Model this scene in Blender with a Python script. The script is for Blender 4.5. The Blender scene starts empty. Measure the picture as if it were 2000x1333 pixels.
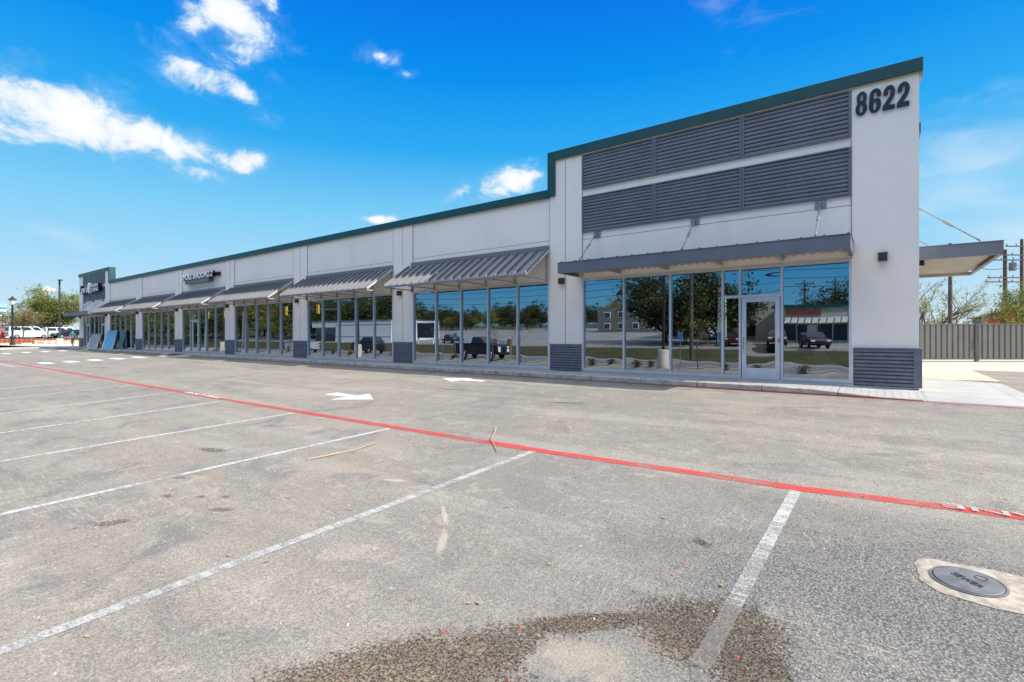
import bpy, bmesh, math, random
from mathutils import Vector, Matrix
R=math.radians
sc=bpy.context.scene
COL=sc.collection
rnd=random.Random(7)

# ------------------------------------------------------------------ terrain
def sm(a,b,x):
    t=min(1,max(0,(x-a)/(b-a))); return t*t*(3-2*t)
def g(x,y):
    if y>=13: z=0
    elif y>=-3: z=-.04*(13-y)
    elif y>=-16: z=-.64
    else: z=-.64+(-16-max(y,-160))*.045
    return z+.9*sm(-74,-120,x)*sm(-5,8,y)

# ------------------------------------------------------------------ mesh builder
class MB:
    def __init__(s): s.v=[]; s.f=[]; s.m=[]; s.k=0
    def add(s,vs,fs,M=None):
        o=len(s.v)
        if M is not None: vs=[tuple(M@Vector(v)) for v in vs]
        s.v+= [tuple(v) for v in vs]
        for f in fs: s.f.append(tuple(i+o for i in f)); s.m.append(s.k)
        return s
    def box(s,x0,x1,y0,y1,z0,z1,M=None):
        if x0>x1:x0,x1=x1,x0
        if y0>y1:y0,y1=y1,y0
        if z0>z1:z0,z1=z1,z0
        vs=[(x0,y0,z0),(x1,y0,z0),(x1,y1,z0),(x0,y1,z0),(x0,y0,z1),(x1,y0,z1),(x1,y1,z1),(x0,y1,z1)]
        return s.add(vs,[(3,2,1,0),(4,5,6,7),(0,1,5,4),(1,2,6,5),(2,3,7,6),(3,0,4,7)],M)
    def quad(s,a,b,c,d): return s.add([a,b,c,d],[(0,1,2,3)])
    def tube(s,pts,r,n=8,cap=True):
        pts=[Vector(p) for p in pts]
        rs=r if isinstance(r,(list,tuple)) else [r]*len(pts)
        vs=[];fs=[]
        up=None
        for i,p in enumerate(pts):
            d=(pts[min(i+1,len(pts)-1)]-pts[max(i-1,0)])
            if d.length<1e-6: d=Vector((0,0,1))
            d.normalize()
            a=Vector((0,0,1)) if abs(d.z)<.9 else Vector((1,0,0))
            if up is not None:
                u=(up-d*up.dot(d))
                if u.length<1e-3: u=a.cross(d)
                u.normalize()
            else: u=a.cross(d).normalized()
            up=u; w=d.cross(u)
            for k in range(n):
                t=2*math.pi*k/n
                vs.append(p+(u*math.cos(t)+w*math.sin(t))*rs[i])
        for i in range(len(pts)-1):
            for k in range(n):
                fs.append((i*n+k,i*n+(k+1)%n,(i+1)*n+(k+1)%n,(i+1)*n+k))
        if cap:
            fs.append(tuple(range(n-1,-1,-1))); fs.append(tuple((len(pts)-1)*n+k for k in range(n)))
        return s.add(vs,fs)
    def bar(s,a,b,w,h=None):
        h=h or w; a=Vector(a);b=Vector(b);d=(b-a);L=d.length;d.normalize()
        up=Vector((0,0,1)) if abs(d.z)<.95 else Vector((0,1,0))
        r=d.cross(up).normalized(); u=r.cross(d)
        M=Matrix((( r.x,d.x,u.x,a.x),(r.y,d.y,u.y,a.y),(r.z,d.z,u.z,a.z),(0,0,0,1)))
        return s.box(-w/2,w/2,0,L,-h/2,h/2,M)
    def prism(s,poly,y0,y1,axis='y'):
        n=len(poly)
        if axis=='y': vs=[(p[0],y0,p[1]) for p in poly]+[(p[0],y1,p[1]) for p in poly]
        elif axis=='x': vs=[(y0,p[0],p[1]) for p in poly]+[(y1,p[0],p[1]) for p in poly]
        else: vs=[(p[0],p[1],y0) for p in poly]+[(p[0],p[1],y1) for p in poly]
        fs=[tuple(range(n-1,-1,-1)),tuple(range(n,2*n))]+[(i,(i+1)%n,n+(i+1)%n,n+i) for i in range(n)]
        return s.add(vs,fs)
    def lathe(s,prof,c=(0,0,0),n=24):
        vs=[];fs=[]
        for r,z in prof:
            for k in range(n):
                t=2*math.pi*k/n; vs.append((c[0]+r*math.cos(t),c[1]+r*math.sin(t),c[2]+z))
        for i in range(len(prof)-1):
            for k in range(n): fs.append((i*n+k,i*n+(k+1)%n,(i+1)*n+(k+1)%n,(i+1)*n+k))
        fs.append(tuple(range(n-1,-1,-1))); fs.append(tuple((len(prof)-1)*n+k for k in range(n)))
        return s.add(vs,fs)

def wloc(o):
    p=Vector((0,0,0))
    while o is not None: p+=o.location; o=o.parent
    return p
def obj(name,mb,mats,parent=None,label=None,cat=None,group=None,kind=None,loc=None,world=True,smooth=False,bevel=0,recalc=True):
    """links ONE mesh object. vertices given in world coordinates unless world=False"""
    me=bpy.data.meshes.new(name)
    org=Vector((0,0,0))
    if loc is not None: org=Vector(loc)
    elif parent is not None and world: org=wloc(parent)
    if world: vs=[(v[0]-org.x,v[1]-org.y,v[2]-org.z) for v in mb.v]
    else: vs=mb.v
    me.from_pydata(vs,[],mb.f)
    if not isinstance(mats,(list,tuple)): mats=[mats]
    for m in mats: me.materials.append(m)
    if len(mats)>1: me.polygons.foreach_set('material_index',mb.m)
    if recalc:
        bm=bmesh.new(); bm.from_mesh(me); bmesh.ops.recalc_face_normals(bm,faces=bm.faces); bm.to_mesh(me); bm.free()
    if smooth:
        me.polygons.foreach_set('use_smooth',[True]*len(me.polygons))
        try: me.set_sharp_from_angle(angle=R(40))
        except Exception: pass
    me.update()
    o=bpy.data.objects.new(name,me); COL.objects.link(o)
    if parent is not None: o.parent=parent
    if loc is not None:
        o.location=Vector(loc)-(wloc(parent) if parent else Vector((0,0,0)))
    if bevel:
        b=o.modifiers.new('bevel','BEVEL'); b.width=bevel; b.segments=2; b.limit_method='ANGLE'; b.angle_limit=R(50)
    tag(o,label,cat,group,kind)
    return o
def tag(o,label=None,cat=None,group=None,kind=None):
    if label:o['label']=label
    if cat:o['category']=cat
    if group:o['group']=group
    if kind:o['kind']=kind
    return o
def thing(name,label,cat,loc=(0,0,0),rz=0,group=None):
    o=bpy.data.objects.new(name,None); COL.objects.link(o); o.location=loc; o.rotation_euler=(0,0,rz)
    o.empty_display_size=.2
    return tag(o,label,cat,group)
def copy_tree(o,parent=None):
    c=o.copy(); COL.objects.link(c)
    if parent is not None: c.parent=parent
    for ch in list(o.children): copy_tree(ch,c)
    return c

# ------------------------------------------------------------------ materials
class N:
    """tiny node helper"""
    def __init__(s,m):
        m.use_nodes=True; s.t=m.node_tree; s.t.nodes.clear()
    def n(s,typ,**k):
        x=s.t.nodes.new(typ)
        for a,b in k.items(): setattr(x,a,b)
        return x
    def l(s,a,b): s.t.links.new(a,b)
    def setin(s,node,i,v):
        if v is None: return
        if hasattr(v,'links') or isinstance(v,bpy.types.NodeSocket): s.l(v,node.inputs[i])
        else: node.inputs[i].default_value=v
    def math(s,op,a,b=None,c=None,clamp=False):
        x=s.n('ShaderNodeMath',operation=op,use_clamp=clamp)
        s.setin(x,0,a)
        if b is not None: s.setin(x,1,b)
        if c is not None: s.setin(x,2,c)
        return x.outputs[0]
    def mix(s,f,a,b,blend='MIX'):
        x=s.n('ShaderNodeMix',data_type='RGBA',blend_type=blend)
        s.setin(x,0,f)
        for i,v in ((6,a),(7,b)):
            if isinstance(v,(tuple,list)): v=tuple(v)+(1,) if len(v)==3 else v
            s.setin(x,i,v)
        return x.outputs[2]
    def noise(s,vec,scale,detail=3,rough=.5,dist=0):
        x=s.n('ShaderNodeTexNoise'); x.inputs['Scale'].default_value=scale; x.inputs['Detail'].default_value=detail
        x.inputs['Roughness'].default_value=rough; x.inputs['Distortion'].default_value=dist
        if vec is not None: s.l(vec,x.inputs['Vector'])
        return x.outputs[0]
    def ss(s,v,a,b,lo=0.,hi=1.):
        x=s.n('ShaderNodeMapRange',interpolation_type='SMOOTHSTEP')
        s.setin(x,0,v); x.inputs[1].default_value=a; x.inputs[2].default_value=b; x.inputs[3].default_value=lo; x.inputs[4].default_value=hi
        return x.outputs[0]
    def map(s,vec,scale=(1,1,1),rot=(0,0,0),loc=(0,0,0)):
        x=s.n('ShaderNodeMapping'); s.l(vec,x.inputs[0]); x.inputs[1].default_value=loc; x.inputs[2].default_value=rot; x.inputs[3].default_value=scale
        return x.outputs[0]
def bsdf(b,color,rough=.6,metal=0,spec=.5,bump=None,bstr=.3,bdist=.01):
    p=b.n('ShaderNodeBsdfPrincipled')
    if isinstance(color,(tuple,list)): color=tuple(color)+(1,)
    b.setin(p,'Base Color',color); b.setin(p,'Roughness',rough); b.setin(p,'Metallic',metal); b.setin(p,'Specular IOR Level',spec)
    if bump is not None:
        k=b.n('ShaderNodeBump'); k.inputs['Strength'].default_value=bstr; k.inputs['Distance'].default_value=bdist
        b.l(bump,k.inputs['Height']); b.l(k.outputs[0],p.inputs['Normal'])
    return p
def out(b,sh):
    o=b.n('ShaderNodeOutputMaterial'); b.l(sh.outputs[0] if hasattr(sh,'outputs') else sh,o.inputs[0])
def mk(name): 
    m=bpy.data.materials.new(name); return m,N(m)
def simple(name,c,rough=.6,metal=0,var=.15,scale=2.5,bump=0,bscale=60,spec=.5,dist=.004):
    m,b=mk(name)
    pos=b.n('ShaderNodeTexCoord').outputs['Object']
    n1=b.noise(pos,scale,4,.6)
    lo=tuple(x*(1-var) for x in c); hi=tuple(min(1,x*(1+var)) for x in c)
    col=b.mix(b.ss(n1,.3,.7),lo,hi)
    bh=b.noise(pos,bscale,3,.6) if bump else None
    out(b,bsdf(b,col,b.ss(n1,.2,.8,max(0,rough-.06),min(1,rough+.06)),metal,spec,bh,bump,dist)); return m

def ellm(b,px,py,cx,cy,rx,ry,rot=0):
    """1-distance inside an ellipse on the ground"""
    dx=b.math('SUBTRACT',px,cx); dy=b.math('SUBTRACT',py,cy)
    ca,sa=math.cos(R(rot)),math.sin(R(rot))
    u=b.math('ADD',b.math('MULTIPLY',dx,ca/rx),b.math('MULTIPLY',dy,sa/rx))
    v=b.math('ADD',b.math('MULTIPLY',dx,-sa/ry),b.math('MULTIPLY',dy,ca/ry))
    d=b.math('SQRT',b.math('ADD',b.math('MULTIPLY',u,u),b.math('MULTIPLY',v,v)))
    return b.math('SUBTRACT',1.,d)

def asphalt_mat():
    m,b=mk('asphalt')
    geo=b.n('ShaderNodeNewGeometry').outputs['Position']
    sep=b.n('ShaderNodeSeparateXYZ'); b.l(geo,sep.inputs[0]); px,py=sep.outputs[0],sep.outputs[1]
    big=b.noise(geo,.16,4,.55,.6); mid=b.noise(geo,.9,5,.62,1.0)
    streak=b.noise(b.map(geo,(.12,1.1,1)),1.0,5,.6,.5)
    streak2=b.noise(b.map(geo,(.5,2.6,1),(0,0,R(28))),1.4,5,.65,1.2)
    fine=b.noise(geo,85,2,.75); agg=b.noise(geo,38,3,.7); patchy=b.noise(geo,3.4,6,.7,.8)
    col=b.mix(b.ss(big,.35,.66),(.180,.168,.148),(.224,.200,.166))
    col=b.mix(b.ss(streak,.46,.66,0,.65),col,(.277,.252,.214))
    col=b.mix(b.ss(streak2,.56,.75,0,.35),col,(.34,.315,.28))
    col=b.mix(b.ss(mid,.50,.70,0,.62),col,(.125,.120,.115))
    col=b.mix(b.ss(patchy,.52,.68,0,.5),col,(.34,.298,.24))
    # aggregate speckle
    sp=b.math('MULTIPLY',b.ss(agg,.3,.7,.82,1.2),b.ss(fine,.30,.70,.66,1.34))
    # rough bare aggregate towards the drain, dusty elsewhere
    bare=b.ss(b.math('ADD',ellm(b,px,py,.2,4.0,2.6,2.2),b.math('MULTIPLY',b.math('SUBTRACT',patchy,.5),1.6)),0,.8)
    col=b.mix(b.math('MULTIPLY',bare,.6),col,(.145,.142,.138))
    voro=b.n('ShaderNodeTexVoronoi'); voro.inputs['Scale'].default_value=62; b.l(geo,voro.inputs['Vector'])
    vd=voro.outputs['Distance']
    sp=b.mix(bare,sp,b.math('MULTIPLY',sp,b.ss(vd,.15,.75,1.3,.55)))
    spc=b.n('ShaderNodeCombineColor'); 
    x=b.n('ShaderNodeSeparateColor'); b.l(sp,x.inputs[0])
    for i in range(3): b.l(x.outputs[0],spc.inputs[i])
    col=b.mix(1.,col,spc.outputs[0],'MULTIPLY')
    # thin dried scratch lines
    wv=b.noise(b.map(geo,(.25,3.5,1),(0,0,R(-20))),2.2,4,.6,2.5)
    line=b.math('MULTIPLY',b.ss(b.math('ABSOLUTE',b.math('SUBTRACT',wv,.5)),0,.010,1,0),b.ss(b.noise(geo,.55,3),.50,.62))
    col=b.mix(b.math('MULTIPLY',line,.6),col,(.50,.45,.38))
    wv2=b.noise(b.map(geo,(2.2,.5,1),(0,0,R(35))),1.5,4,.6,2.)
    line2=b.math('MULTIPLY',b.ss(b.math('ABSOLUTE',b.math('SUBTRACT',wv2,.5)),0,.007,1,0),b.ss(b.noise(geo,.8,3),.46,.6))
    col=b.mix(b.math('MULTIPLY',line2,.55),col,(.50,.44,.36))
    v2=b.n('ShaderNodeTexVoronoi'); v2.inputs['Scale'].default_value=5.5; b.l(geo,v2.inputs['Vector'])
    fleck=b.math('MULTIPLY',b.ss(v2.outputs['Distance'],.02,.055,1,0),b.ss(b.noise(geo,2.1,2),.5,.6))
    col=b.mix(b.math('MULTIPLY',fleck,.75),col,(.07,.055,.045))
    rust=b.math('MULTIPLY',b.ss(b.noise(b.map(geo,(1,2.2,1),(0,0,.4)),.55,5,.65,1.),.58,.72),.35)
    col=b.mix(rust,col,(.30,.215,.15))
    # dried silt drift by the stalls
    silt=b.math('MAXIMUM',b.math('MAXIMUM',ellm(b,px,py,-3.42,3.50,.36,.03,-40),ellm(b,px,py,-2.98,3.03,.34,.055,-52)),b.math('MAXIMUM',ellm(b,px,py,-6.2,4.3,.6,.03,84),ellm(b,px,py,-4.6,3.9,.25,.05,20)))
    silt=b.math('ADD',silt,b.math('MULTIPLY',b.math('SUBTRACT',patchy,.5),.8))
    col=b.mix(b.ss(b.math('ADD',silt,b.math('MULTIPLY',b.math('SUBTRACT',fine,.5),.9)),.05,.6,0,.55),col,(.45,.385,.30))
    # wet patches
    m1=b.math('MAXIMUM',ellm(b,px,py,-.80,3.06,.50,.44,20),ellm(b,px,py,-2.02,1.80,.95,.36,50))
    m1=b.math('MAXIMUM',m1,ellm(b,px,py,-1.45,2.72,.62,.11,42))
    m1=b.math('MAXIMUM',m1,ellm(b,px,py,-.52,2.85,.2,.4))
    tanm=b.math('ADD',ellm(b,px,py,-1.30,2.42,.36,.20,38),b.math('MULTIPLY',b.math('SUBTRACT',b.noise(geo,5,5,.7,1.),.5),1.6))
    m1=b.math('SUBTRACT',m1,b.ss(tanm,-.1,.5,0,.8))
    col=b.mix(b.ss(b.math('ADD',tanm,b.math('MULTIPLY',b.math('SUBTRACT',patchy,.5),1.2)),0,.7,0,.38),col,(.40,.33,.25))
    wn=b.math('MULTIPLY',b.math('SUBTRACT',b.noise(geo,2.4,6,.7,.5),.5),1.0)
    gran=b.math('MULTIPLY',b.math('SUBTRACT',b.noise(geo,48,2,.8),.5),1.5)
    wet=b.ss(b.math('ADD',b.math('ADD',m1,wn),gran),.0,.30)
    sm1=None
    for e in ((-8.1,3.34,.34,.13,15),(-5.95,1.55,.20,.10,45),(-6.35,2.15,.10,.06,0),(-6.0,2.35,.09,.05,0),(-5.75,2.5,.10,.05,0),(-1.18,4.2,.12,.07,-30),(-5.4,2.3,.18,.08,30),(-7.0,2.5,.12,.06,30),(-1.0,2.15,.09,.07,0),(-5.6,9.5,.5,.1,20),(-9.2,9.9,.6,.09,10),(-9.6,10.4,.4,.06,5),(-30,7.5,1.2,.15,8)):
        q=ellm(b,px,py,*e); sm1=q if sm1 is None else b.math('MAXIMUM',sm1,q)
    sw=b.ss(b.math('ADD',sm1,b.math('MULTIPLY',wn,.7)),-.02,.5)
    wet=b.math('MAXIMUM',wet,b.math('MULTIPLY',sw,.85))
    grit=b.mix(wet,(1.,1.,1.),b.math('MULTIPLY',b.ss(b.noise(geo,70,2,.8),.36,.64,.35,2.3),1.))
    gc=b.n('ShaderNodeSeparateColor'); b.l(grit,gc.inputs[0]); g3=b.n('ShaderNodeCombineColor')
    for i in range(3): b.l(gc.outputs[0],g3.inputs[i])
    col=b.mix(1.,col,g3.outputs[0],'MULTIPLY')
    col=b.mix(b.math('MULTIPLY',wet,.86),col,b.mix(1.,col,(.30,.235,.165),'MULTIPLY'))
    hb=b.math('ADD',b.math('MULTIPLY',fine,.5),b.math('ADD',b.math('MULTIPLY',agg,.8),b.math('MULTIPLY',b.math('MULTIPLY',bare,vd),-.8)))
    p=bsdf(b,col,b.ss(wet,0,1,.9,.6),0,.25,hb,.65,.010)
    out(b,p); return m

def paint_mat(name,c,wear=.3,rough=.6,near=0,dirty=(.30,.27,.24)):
    m,b=mk(name)
    geo=b.n('ShaderNodeNewGeometry').outputs['Position']
    w1=b.noise(geo,1.3,4,.6); w2=b.noise(geo,55,3,.7); w3=b.noise(b.map(geo,(.8,6,1)),3,4,.6)
    n=b.math('ADD',b.math('MULTIPLY',w1,.38),b.math('ADD',b.math('MULTIPLY',w2,.55),b.math('MULTIPLY',w3,.37)))
    fine=b.noise(geo,120,2,.8)
    n=b.math('ADD',n,b.math('MULTIPLY',b.math('SUBTRACT',fine,.5),.75*min(1,wear*2.2)))
    if near: 
        sp=b.n('ShaderNodeSeparateXYZ'); b.l(geo,sp.inputs[0]); n=b.math('ADD',n,b.ss(sp.outputs[1],2.3,4.4,near,0))
    mask=b.ss(n,.70-.28*wear,.85-.28*wear,0,.82)
    col=b.mix(b.ss(w3,.4,.75,0,.55),c,tuple(.65*a+.35*d for a,d in zip(c,dirty)))
    col=b.mix(b.ss(w2,.3,.7,.25,0),col,(.1,.1,.1))
    p=bsdf(b,col,rough,0,.3,w2,.5,.006); t=b.n('ShaderNodeBsdfTransparent'); mx=b.n('ShaderNodeMixShader')
    b.l(mask,mx.inputs[0]); b.l(p.outputs[0],mx.inputs[1]); b.l(t.outputs[0],mx.inputs[2]); out(b,mx); return m

def stucco_mat():
    m,b=mk('stucco'); pos=b.n('ShaderNodeNewGeometry').outputs['Position']
    n1=b.noise(pos,.5,4,.6); n2=b.noise(b.map(pos,(1.2,1.2,.12)),1.5,4,.6); f=b.noise(pos,140,2,.6)
    col=b.mix(b.ss(n1,.3,.7),(.80,.745,.68),(.85,.79,.72)); col=b.mix(b.ss(n2,.52,.78,0,.20),col,(.52,.48,.44))
    s=b.n('ShaderNodeSeparateXYZ'); b.l(pos,s.inputs[0])
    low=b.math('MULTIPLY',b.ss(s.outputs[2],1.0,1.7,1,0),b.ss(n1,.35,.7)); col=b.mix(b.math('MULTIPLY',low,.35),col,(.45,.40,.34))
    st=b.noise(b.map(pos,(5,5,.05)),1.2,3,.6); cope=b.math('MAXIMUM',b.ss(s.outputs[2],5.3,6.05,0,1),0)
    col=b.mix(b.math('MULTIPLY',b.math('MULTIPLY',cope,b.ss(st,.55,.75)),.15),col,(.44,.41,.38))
    out(b,bsdf(b,col,.9,0,.2,f,.35,.004)); return m

def concrete_mat(name,c,stain=.35,groove=None):
    m,b=mk(name); pos=b.n('ShaderNodeNewGeometry').outputs['Position']
    n1=b.noise(pos,1.1,5,.65); n2=b.noise(pos,9,4,.7); f=b.noise(pos,120,2,.7)
    col=b.mix(b.ss(n1,.3,.7),tuple(x*.86 for x in c),tuple(x*1.08 for x in c))
    col=b.mix(b.ss(n2,.52,.8,0,stain),col,tuple(x*.5 for x in c))
    col=b.mix(b.ss(f,.3,.7,.2,0),col,(.12,.11,.1))
    s=b.n('ShaderNodeSeparateXYZ'); b.l(pos,s.inputs[0])
    # tooled joints across the walk every 1.5 m
    fr=b.math('FRACT',b.math('MULTIPLY',s.outputs[0],1/1.52)); d=b.math('ABSOLUTE',b.math('SUBTRACT',fr,.5))
    col=b.mix(b.ss(d,0,.007,.7,0),col,(.06,.055,.05))
    if groove:
        fr=b.math('FRACT',b.math('MULTIPLY',s.outputs[0],1/.14)); d=b.math('ABSOLUTE',b.math('SUBTRACT',fr,.5))
        gm=b.math('MULTIPLY',b.ss(d,.03,.08,1,0),b.math('MULTIPLY',b.math('GREATER_THAN',s.outputs[0],-1.9),b.math('LESS_THAN',s.outputs[0],1.2)))
        gm=b.math('MULTIPLY',gm,b.math('LESS_THAN',s.outputs[1],14.1))
        col=b.mix(b.math('MULTIPLY',gm,.6),col,(.16,.155,.15))
    out(b,bsdf(b,col,.85,0,.3,b.math('ADD',f,n2),.4,.004)); return m

def kerb_mat():
    m,b=mk('kerb_concrete'); pos=b.n('ShaderNodeNewGeometry').outputs['Position']
    n1=b.noise(b.map(pos,(1,1,3)),1.3,5,.7); n2=b.noise(pos,7,5,.75); f=b.noise(pos,90,2,.7)
    col=b.mix(b.ss(n1,.35,.65),(.34,.32,.29),(.47,.45,.42)); col=b.mix(b.ss(n2,.45,.7,0,.8),col,(.14,.12,.11))
    s=b.n('ShaderNodeSeparateXYZ'); b.l(pos,s.inputs[0])
    col=b.mix(b.ss(s.outputs[2],.005,.05,.85,0),col,(.16,.075,.045))
    fr=b.math('FRACT',b.math('MULTIPLY',s.outputs[0],1/1.52)); d=b.math('ABSOLUTE',b.math('SUBTRACT',fr,.5))
    col=b.mix(b.ss(d,0,.012,.9,0),col,(.04,.035,.03))
    out(b,bsdf(b,col,.9,0,.2,b.math('ADD',f,n2),.5,.006)); return m

def glass_mat():
    m,b=mk('reflective_glass'); pos=b.n('ShaderNodeTexCoord').outputs['Object']
    w=b.noise(b.map(pos,(.55,.55,.35)),1.0,1,.4); s=b.n('ShaderNodeSeparateXYZ'); b.l(pos,s.inputs[0])
    bp=b.n('ShaderNodeBump'); bp.inputs['Strength'].default_value=.35; bp.inputs['Distance'].default_value=.012
    low=b.ss(s.outputs[2],0,.6,.8,0)
    h=b.math('ADD',w,b.math('MULTIPLY',low,b.math('MULTIPLY',b.noise(b.map(pos,(1.6,1.6,1.6)),.9,0,.5),2.4))); b.l(h,bp.inputs['Height'])
    gl=b.n('ShaderNodeBsdfGlossy'); gl.inputs['Color'].default_value=(.53,.57,.62,1); gl.inputs['Roughness'].default_value=.0
    b.l(bp.outputs[0],gl.inputs['Normal'])
    tr=b.n('ShaderNodeBsdfTransparent'); tr.inputs['Color'].default_value=(.66,.72,.70,1)
    fr=b.n('ShaderNodeFresnel'); fr.inputs[0].default_value=1.5
    fac=b.math('ADD',b.math('MULTIPLY',fr.outputs[0],.35),.62,clamp=True)
    mx=b.n('ShaderNodeMixShader'); b.l(fac,mx.inputs[0]); b.l(tr.outputs[0],mx.inputs[1]); b.l(gl.outputs[0],mx.inputs[2]); out(b,mx); return m

def leaf_mat(name,c1,c2,c3=None,trans=.35):
    m,b=mk(name); ge=b.n('ShaderNodeNewGeometry'); rp=ge.outputs['Random Per Island']; pos=b.n('ShaderNodeTexCoord').outputs['Object']
    col=b.mix(rp,c1,c2); col=b.mix(b.ss(b.noise(pos,.7,3),.45,.7,0,.6),col,c3 or tuple(x*.6 for x in c1))
    d=b.n('ShaderNodeBsdfPrincipled'); b.l(col,d.inputs['Base Color']); d.inputs['Roughness'].default_value=.55; d.inputs['Specular IOR Level'].default_value=.3
    t=b.n('ShaderNodeBsdfTranslucent'); b.l(b.mix(1.,col,(1.3,1.35,.7),'MULTIPLY'),t.inputs[0])
    mx=b.n('ShaderNodeMixShader'); mx.inputs[0].default_value=trans; b.l(d.outputs[0],mx.inputs[1]); b.l(t.outputs[0],mx.inputs[2]); out(b,mx); return m

def grass_mat(name,c1,c2):
    m,b=mk(name); geo=b.n('ShaderNodeNewGeometry').outputs['Position']
    col=b.mix(b.ss(b.noise(geo,.5,5,.7),.35,.65),c1,c2); col=b.mix(b.ss(b.noise(geo,22,3,.7),.3,.7,.45,0),col,tuple(x*.35 for x in c1))
    out(b,bsdf(b,col,.95,0,.1,b.noise(geo,30,3,.7),1,.05)); return m

M={}
M['asphalt']=asphalt_mat()
M['street']=simple('street_asphalt',(.125,.13,.135),.9,0,.2,.6,.4,60)
M['farlot']=simple('far_lot_concrete',(.215,.215,.20),.9,0,.12,.2,.3,40)
M['red']=paint_mat('red_paint',(.64,.05,.038),.42)
M['white_paint']=paint_mat('white_paint',(.52,.508,.48),.26)
M['white_worn']=paint_mat('worn_white_paint',(.50,.485,.455),.36,near=.30)
M['white_mid']=paint_mat('scuffed_white_paint',(.47,.46,.43),.33)
M['white_fresh']=paint_mat('fresh_white_paint',(.80,.80,.78),.05)
M['blue_paint']=paint_mat('blue_paint',(.08,.22,.62),.3)
M['stucco']=stucco_mat()
M['joint']=simple('reveal_joint',(.30,.28,.27),.8)
M['green']=simple('green_coping_metal',(.010,.066,.064),.42,.0,.08,1.5,0)
M['slate']=simple('slate_metal',(.150,.157,.185),.45,.25,.08,1.2,0)
M['slate_dark']=simple('slate_metal_shadow_gap',(.03,.032,.04),.7,0)
M['awning']=simple('awning_standing_seam',(.19,.185,.195),.42,.1,.08,.8,0)
M['soffit']=simple('galvanized_soffit',(.40,.37,.32),.5,.15,.12,2,0)
M['clad']=simple('slate_base_cladding',(.15,.152,.18),.5,.2,.14,6,.1,80)
M['alu']=simple('clear_anodized_aluminium',(.60,.62,.65),.38,.35,.06,3,0)
M['steel']=simple('galvanized_steel',(.26,.265,.27),.4,.4,.2,20,0)
M['glass']=glass_mat()
M['black']=simple('black_metal',(.018,.018,.02),.45,.2,.1)
M['bronze']=simple('dark_bronze_metal',(.045,.038,.036),.45,.3,.1)
M['walk']=concrete_mat('sidewalk_concrete',(.42,.41,.39),.3,True)
M['cream']=concrete_mat('cream_concrete',(.53,.46,.36),.08)
M['kerb']=kerb_mat()
M['kerb_clean']=simple('pale_kerb_concrete',(.62,.56,.47),.85,0,.12,2,.3,60)
M['stone']=simple('limestone_block',(.55,.47,.36),.9,0,.22,2.5,.6,14,dist=.03)
M['brownmat']=simple('brown_tactile_mat',(.16,.055,.04),.8,0,.2,8,.6,50)
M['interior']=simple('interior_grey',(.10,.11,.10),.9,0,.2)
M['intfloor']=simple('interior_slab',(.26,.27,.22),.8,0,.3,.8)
M['bark']=simple('bark',(.11,.085,.065),.95,0,.35,6,.8,25,dist=.02)
M['wood']=simple('weathered_pole_wood',(.10,.075,.06),.9,0,.3,3,.5,30)
M['leaf']=leaf_mat('elm_leaves',(.15,.17,.035),(.27,.28,.08))
M['leaf_dark']=leaf_mat('oak_leaves',(.03,.045,.012),(.065,.08,.025),trans=.2)
M['leaf_olive']=leaf_mat('mesquite_leaves',(.24,.25,.07),(.36,.34,.14))
M['leaf_red']=leaf_mat('reddish_leaves',(.28,.12,.07),(.16,.14,.06),(.35,.10,.08))
M['leaf_bougain']=leaf_mat('shrub_leaves',(.14,.16,.035),(.24,.24,.07))
M['petal']=leaf_mat('pink_petals',(.75,.18,.18),(.6,.12,.15))
M['grass']=grass_mat('verge_grass',(.050,.058,.024),(.10,.092,.045))
M['mulch']=grass_mat('dark_mulch',(.045,.035,.025),(.09,.075,.05))
M['white']=simple('white_gloss',(.78,.79,.80),.35,0,.05)
M['iron']=simple('cast_iron',(.135,.135,.138),.6,.2,.25,8,.3,120)
M['apron']=simple('sandy_concrete',(.33,.285,.225),.9,0,.3,14,.5,90)

# ------------------------------------------------------------------ camera
FPX=971.; CZ=1.35
cam=bpy.data.cameras.new('camera'); co=bpy.data.objects.new('camera',cam); COL.objects.link(co)
cam.sensor_width=36; cam.lens=36*FPX/2000; cam.shift_y=-(666.5-655)/2000
cam.clip_start=.05; cam.clip_end=3000
co.location=(0,0,CZ); co.rotation_euler=(R(90),0,math.atan2(.5956,.8033)); sc.camera=co

# ------------------------------------------------------------------ sun and sky
SAZ,SEL=15.,40.
sd=Vector((math.cos(R(SEL))*math.cos(R(SAZ)),math.cos(R(SEL))*math.sin(R(SAZ)),math.sin(R(SEL))))
sun=bpy.data.lights.new('sun','SUN'); so=bpy.data.objects.new('sun',sun); COL.objects.link(so)
sun.energy=3.7; sun.angle=R(.53); sun.color=(1,.94,.85)
so.rotation_euler=sd.to_track_quat('Z','Y').to_euler(); so.location=(10,10,40)
w=bpy.data.worlds.new('World'); sc.world=w; b=N(w)
sky=b.n('ShaderNodeTexSky'); sky.sky_type='NISHITA'; sky.sun_disc=False; sky.sun_elevation=R(SEL)
sky.sun_rotation=math.atan2(sd.x,sd.y); sky.air_density=1.0; sky.dust_density=.6; sky.ozone_density=2.0
SKYSTR=.12
tc=b.n('ShaderNodeTexCoord').outputs['Generated']
s=b.n('ShaderNodeSeparateXYZ'); b.l(tc,s.inputs[0])
az=b.math('MULTIPLY',b.math('ARCTAN2',s.outputs[1],s.outputs[0]),180/math.pi)
el=b.math('MULTIPLY',b.math('ARCSINE',s.outputs[2]),180/math.pi)
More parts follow.
